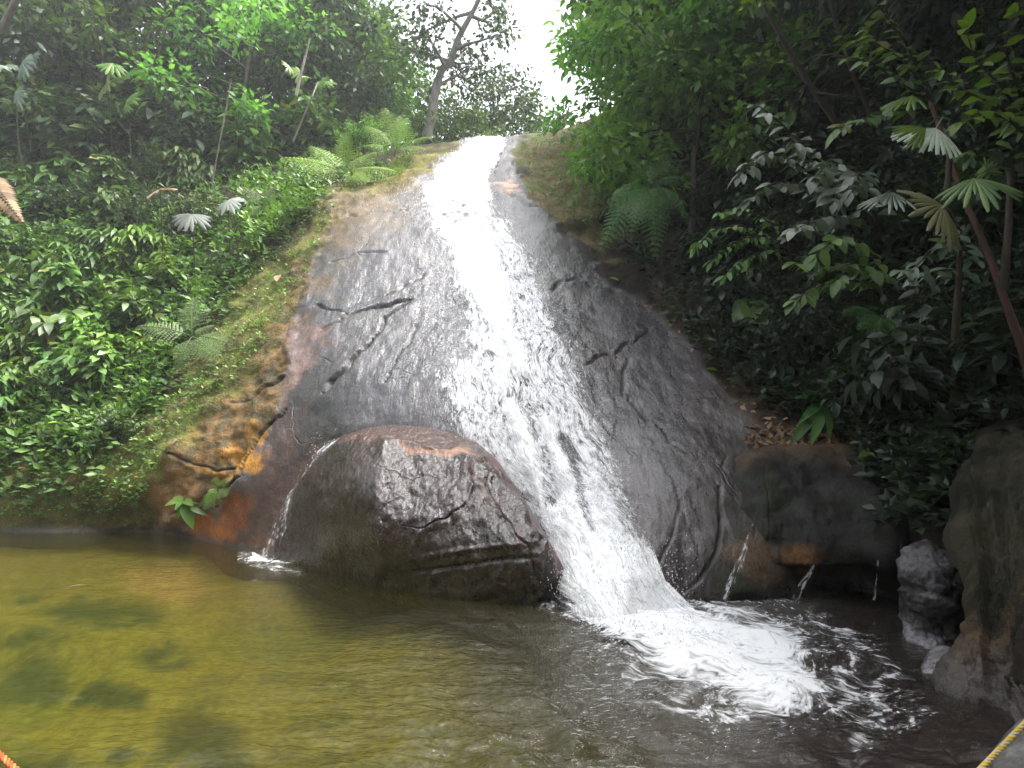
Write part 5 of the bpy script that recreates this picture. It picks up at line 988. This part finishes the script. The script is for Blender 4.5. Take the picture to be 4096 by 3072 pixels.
reaching("overhanging bush with big grey-green leaves on its longest bough to the fall", (860, 215, 6.6), [[(810, 150, 6.0), (775, 118, 5.7), (757, 105, 5.5)], [(800, 165, 6.0), (765, 150, 5.7), (742, 172, 5.5)], [(815, 190, 6.0), (780, 180, 5.7), (750, 198, 5.5)], [(820, 170, 5.9), (800, 150, 5.6), (790, 138, 5.4)]], 'pale', .17, 11)
reaching("overhanging bush with drooping grey-green leaves below the longest bough", (880, 235, 6.2), [[(845, 170, 5.6), (828, 160, 5.3), (815, 178, 5.1)], [(850, 185, 5.6), (842, 182, 5.3), (835, 198, 5.1)], [(865, 180, 5.6), (858, 172, 5.2), (850, 190, 5.0)], [(840, 215, 5.5), (815, 222, 5.2), (796, 228, 5.0)]], 'pale', .18, 12)
reaching("overhanging bush with pointed mid green leaves hanging over the soil bank", (900, 285, 5.8), [[(860, 240, 5.3), (835, 238, 5.0), (815, 256, 4.9)], [(850, 262, 5.3), (820, 268, 5.1), (796, 262, 5.0)], [(845, 280, 5.3), (815, 288, 5.1), (795, 300, 5.0)], [(870, 270, 5.2), (850, 262, 5.0), (838, 280, 4.9)]], 'mid', .17, 13)
reaching("overhanging bush with small sparse leaves reaching over the slab rim", (800, 255, 8.6), [[(760, 235, 8.2), (735, 242, 8.0), (712, 262, 7.9)], [(765, 250, 8.2), (740, 262, 8.0), (725, 276, 7.9)], [(745, 225, 8.2), (715, 228, 8.0), (695, 248, 7.9)], [(775, 225, 8.2), (745, 208, 8.0), (720, 212, 7.9)]], 'mid', .15, 14)
reaching("overhanging bush with lime leaves high at the frame edge", (1040, 150, 5.2), [[(1000, 105, 4.8), (960, 90, 4.6), (938, 72, 4.5)], [(1005, 90, 4.8), (975, 60, 4.6), (966, 30, 4.5)], [(1010, 120, 4.7), (985, 110, 4.5), (960, 122, 4.4)], [(1015, 80, 4.8), (1005, 50, 4.6), (1010, 20, 4.5)]], 'lime', .15, 15)
reaching("overhanging bush with lit green leaves around the bare twigs", (935, 110, 6.4), [[(900, 80, 6.0), (870, 62, 5.8), (850, 58, 5.7)], [(905, 60, 6.0), (880, 45, 5.8), (868, 30, 5.7)], [(890, 110, 6.0), (860, 120, 5.7), (840, 128, 5.5)], [(905, 40, 6.0), (885, 15, 5.8), (870, -10, 5.7)]], 'mid', .16, 16)
reaching("overhanging bush with dark grey-green leaves beside the torn fan", (985, 270, 4.9), [[(950, 240, 4.6), (930, 250, 4.4), (915, 268, 4.3)], [(945, 270, 4.6), (918, 275, 4.4), (900, 270, 4.3)], [(965, 250, 4.6), (955, 230, 4.4), (945, 245, 4.3)]], 'pale', .13, 17)
# ------------------------------------------------------------------ what nobody could count: ground cover, grass, dead leaves
def scatter(name, label, polys, n, mat, kindf, seed, parent=None):
    r = np.random.default_rng(seed); B = []; N = []
    for poly, m in polys:
        p = np.array(poly); lo, hi = p.min(0), p.max(0); c = r.uniform(lo, hi, (int(m * 4), 2)); c = c[inside(c[:, 0], c[:, 1], poly)][:m]
        for x, y in c:
            h, nn = hit(x, y)
            if h is not None and h.z > .03: B.append(h); N.append(nn)
    B = np.array(B); N = np.array(N); b = Batch(); kindf(b, B, N, r); o = b.make(name, LM[mat]); return tag(o, label, name.replace("_", " "), None, 'stuff')
def k_cover(sz, lift, per=5):
    def f(b, B, N, r):
        n = len(B); m = per; c = np.repeat(B, m, 0); nn = np.repeat(N, m, 0); k = n * m; off = rand_dirs(r, k, -.2, 1); off[:, 2] = np.abs(off[:, 2])
        c = c + nn * (r.uniform(.0, lift, k))[:, None] + off * (sz * .5); d = off + nn * .2 + np.array([0, 0, -.2]); L = sz * r.uniform(.5, 1.25, k)
        b.add(*diamonds(c, d, nn + np.array([0, 0, .8]) + r.normal(0, .35, (k, 3)), L, L * .5, r))
    return f
def k_grass(b, B, N, r):
    n = len(B); m = 6; k = n * m; c = np.repeat(B, m, 0) + r.normal(0, .025, (k, 3)); d = np.repeat(N, m, 0) * .5 + np.array([0, -.1, .5]) + r.normal(0, .45, (k, 3)); L = r.uniform(.05, .16, k)
    b.add(*blades(c, d, np.array([0, -.6, .6]), L, .010, .6, 2, .1, .6, r=r))
def k_litter(b, B, N, r):
    n = len(B); d = np.cross(N, rand_dirs(r, n)); L = r.uniform(.05, .15, n); b.add(*blades(B + N * .015, d + N * r.uniform(-.05, .35, n)[:, None], N + r.normal(0, .3, (n, 3)), L, L * .45, .35, 3, .3, .9, r=r))
scatter("undergrowth", "low leafy undergrowth carpeting the left bank", [([(-160, 100), (300, 152), (420, 146), (385, 172), (330, 202), (285, 240), (235, 300), (195, 355), (160, 415), (100, 450), (-160, 462)], 6500), ([(-60, 445), (105, 445), (140, 470), (60, 498), (-60, 500)], 110)], 0, 'mid', k_cover(.17, .34, 5), 31)
scatter("undergrowth", "fresh bright undergrowth among the shrubs of the left bank", [([(-160, 230), (240, 215), (225, 300), (190, 355), (155, 420), (100, 455), (-160, 470)], 1100), ([(240, 180), (330, 165), (330, 200), (285, 235), (250, 260)], 300)], 0, "bright", k_cover(.19, .42, 5), 41)
scatter("undergrowth", "dark low undergrowth in the shade of the right bank", [([(600, 205), (700, 90), (1000, -60), (1180, -60), (1180, 430), (900, 440), (820, 400), (740, 345), (680, 300), (620, 262)], 3800), ([(650, 290), (760, 350), (850, 420), (800, 425), (740, 395), (690, 340)], 260), ([(830, 430), (960, 430), (1000, 470), (930, 540), (880, 470)], 260)], 0, 'shade', k_cover(.16, .35, 6), 32)
scatter("grass", "short mossy grass and tiny herbs along the edge of the rock", [([(330, 195), (420, 150), (462, 138), (440, 164), (405, 190), (350, 206), (318, 250), (298, 310), (270, 360), (225, 400), (180, 440), (130, 470), (80, 470), (150, 420), (195, 350), (240, 290), (285, 235)], 2600), ([(-60, 460), (110, 455), (150, 480), (140, 510), (60, 528), (-60, 528)], 800), ([(505, 139), (590, 122), (640, 200), (630, 245), (592, 243), (560, 222), (530, 198), (514, 170), (530, 150)], 1300)], 0, 'grass', k_grass, 33)
scatter("small_herbs", "tiny green herbs dotted over the mossy slope", [([(280, 225), (340, 200), (300, 290), (250, 370), (180, 430), (140, 505), (20, 520), (-60, 480), (100, 440), (170, 380), (220, 300)], 900), ([(520, 150), (600, 130), (640, 230), (600, 240), (550, 210)], 260), ([(340, 190), (420, 150), (400, 180)], 120)], 0, 'bright', k_cover(.085, .12, 6), 34)
scatter("dead_leaves", "brown dead leaves lying on the left bank", [([(0, 380), (150, 380), (180, 440), (130, 500), (0, 500)], 200), ([(130, 160), (280, 160), (240, 250), (130, 230)], 110), ([(190, 330), (260, 300), (200, 420), (150, 420)], 60)], 0, 'dead', k_litter, 35)
scatter("dead_leaves", "reddish brown leaf litter on the soil beside the dark block", [([(640, 300), (700, 330), (800, 400), (880, 440), (800, 440), (740, 420), (700, 360)], 150), ([(745, 425), (830, 432), (860, 450), (800, 455), (745, 445)], 200)], 0, 'dead', k_litter, 36)
# leaves fallen on rock, moss and water that one can point at
def fallen(label, x, y, L, wd, mat, ang, on_water=False, lift=.02):
    if on_water: p = plane_pts(np.array(float(x)), np.array(float(y)), .012); n = np.array([0, 0, 1.0])
    else:
        h, n = hit(x, y); p = np.array(h) + np.array(n) * lift; n = np.array(n)
    a = norm(np.cross(n, [0, 1.0, .2])); bb = np.cross(n, a); d = a * math.cos(ang) + bb * math.sin(ang); b = Batch(); b.add(*blades(-d * L / 2, d + n * .1, n, L, wd, .15, 6, .3, .85, rnd=.7)); o = b.make("fallen_leaf", LM[mat]); o.location = p; return tag(o, label, "leaf")
fallen("small brown leaf floating on the shallow greenish pool", 75, 586, .20, .05, 'dead', .4, True)
fallen("pale dry leaf standing on the moss beside the slab", 279, 282, .42, .16, 'dead', 1.8, lift=.10)
fallen("yellow leaf on the soil at the slab rim, upper one", 699, 340, .16, .09, 'lime', .5)
fallen("yellow leaf on the soil at the slab rim, middle one", 722, 354, .22, .09, 'bright', 1.2)
fallen("yellow leaf on the wet slab below the soil", 711, 370, .20, .08, 'bright', .2)
fallen("pair-mate green leaf fallen on the soil under the bush", 614, 280, .26, .11, 'bright', 2.4)
fallen("pale curled leaf on the mossy slope by the pool", 148, 430, .22, .10, 'dead', .9)
fallen("light brown leaf lying low on the moss near the pool", 74, 483, .30, .10, 'dead', .2)
fallen("yellowish leaf stuck on the mossy slope", 144, 470, .22, .07, 'cream', 1.1)

# ------------------------------------------------------------------ damp air
def build_haze():
    x0, x1, y0, y1, z0, z1 = -70, 70, -40, 75, -4, 60
    V = [(x, y, z) for z in (z0, z1) for y in (y0, y1) for x in (x0, x1)]; Q = [(0, 2, 3, 1), (4, 5, 7, 6), (0, 1, 5, 4), (2, 6, 7, 3), (0, 4, 6, 2), (1, 3, 7, 5)]
    M = NT("damp air"); v = M.n("ShaderNodeVolumePrincipled"); v.inputs['Color'].default_value = (.93, .96, .97, 1); v.inputs['Density'].default_value = .0021; v.inputs['Anisotropy'].default_value = .35
    M.l(v.outputs[0], M.out.inputs[1]); tag(mesh_np("haze", V, np.array(Q), M.m, smooth_shade=False), kind='stuff')
build_haze()
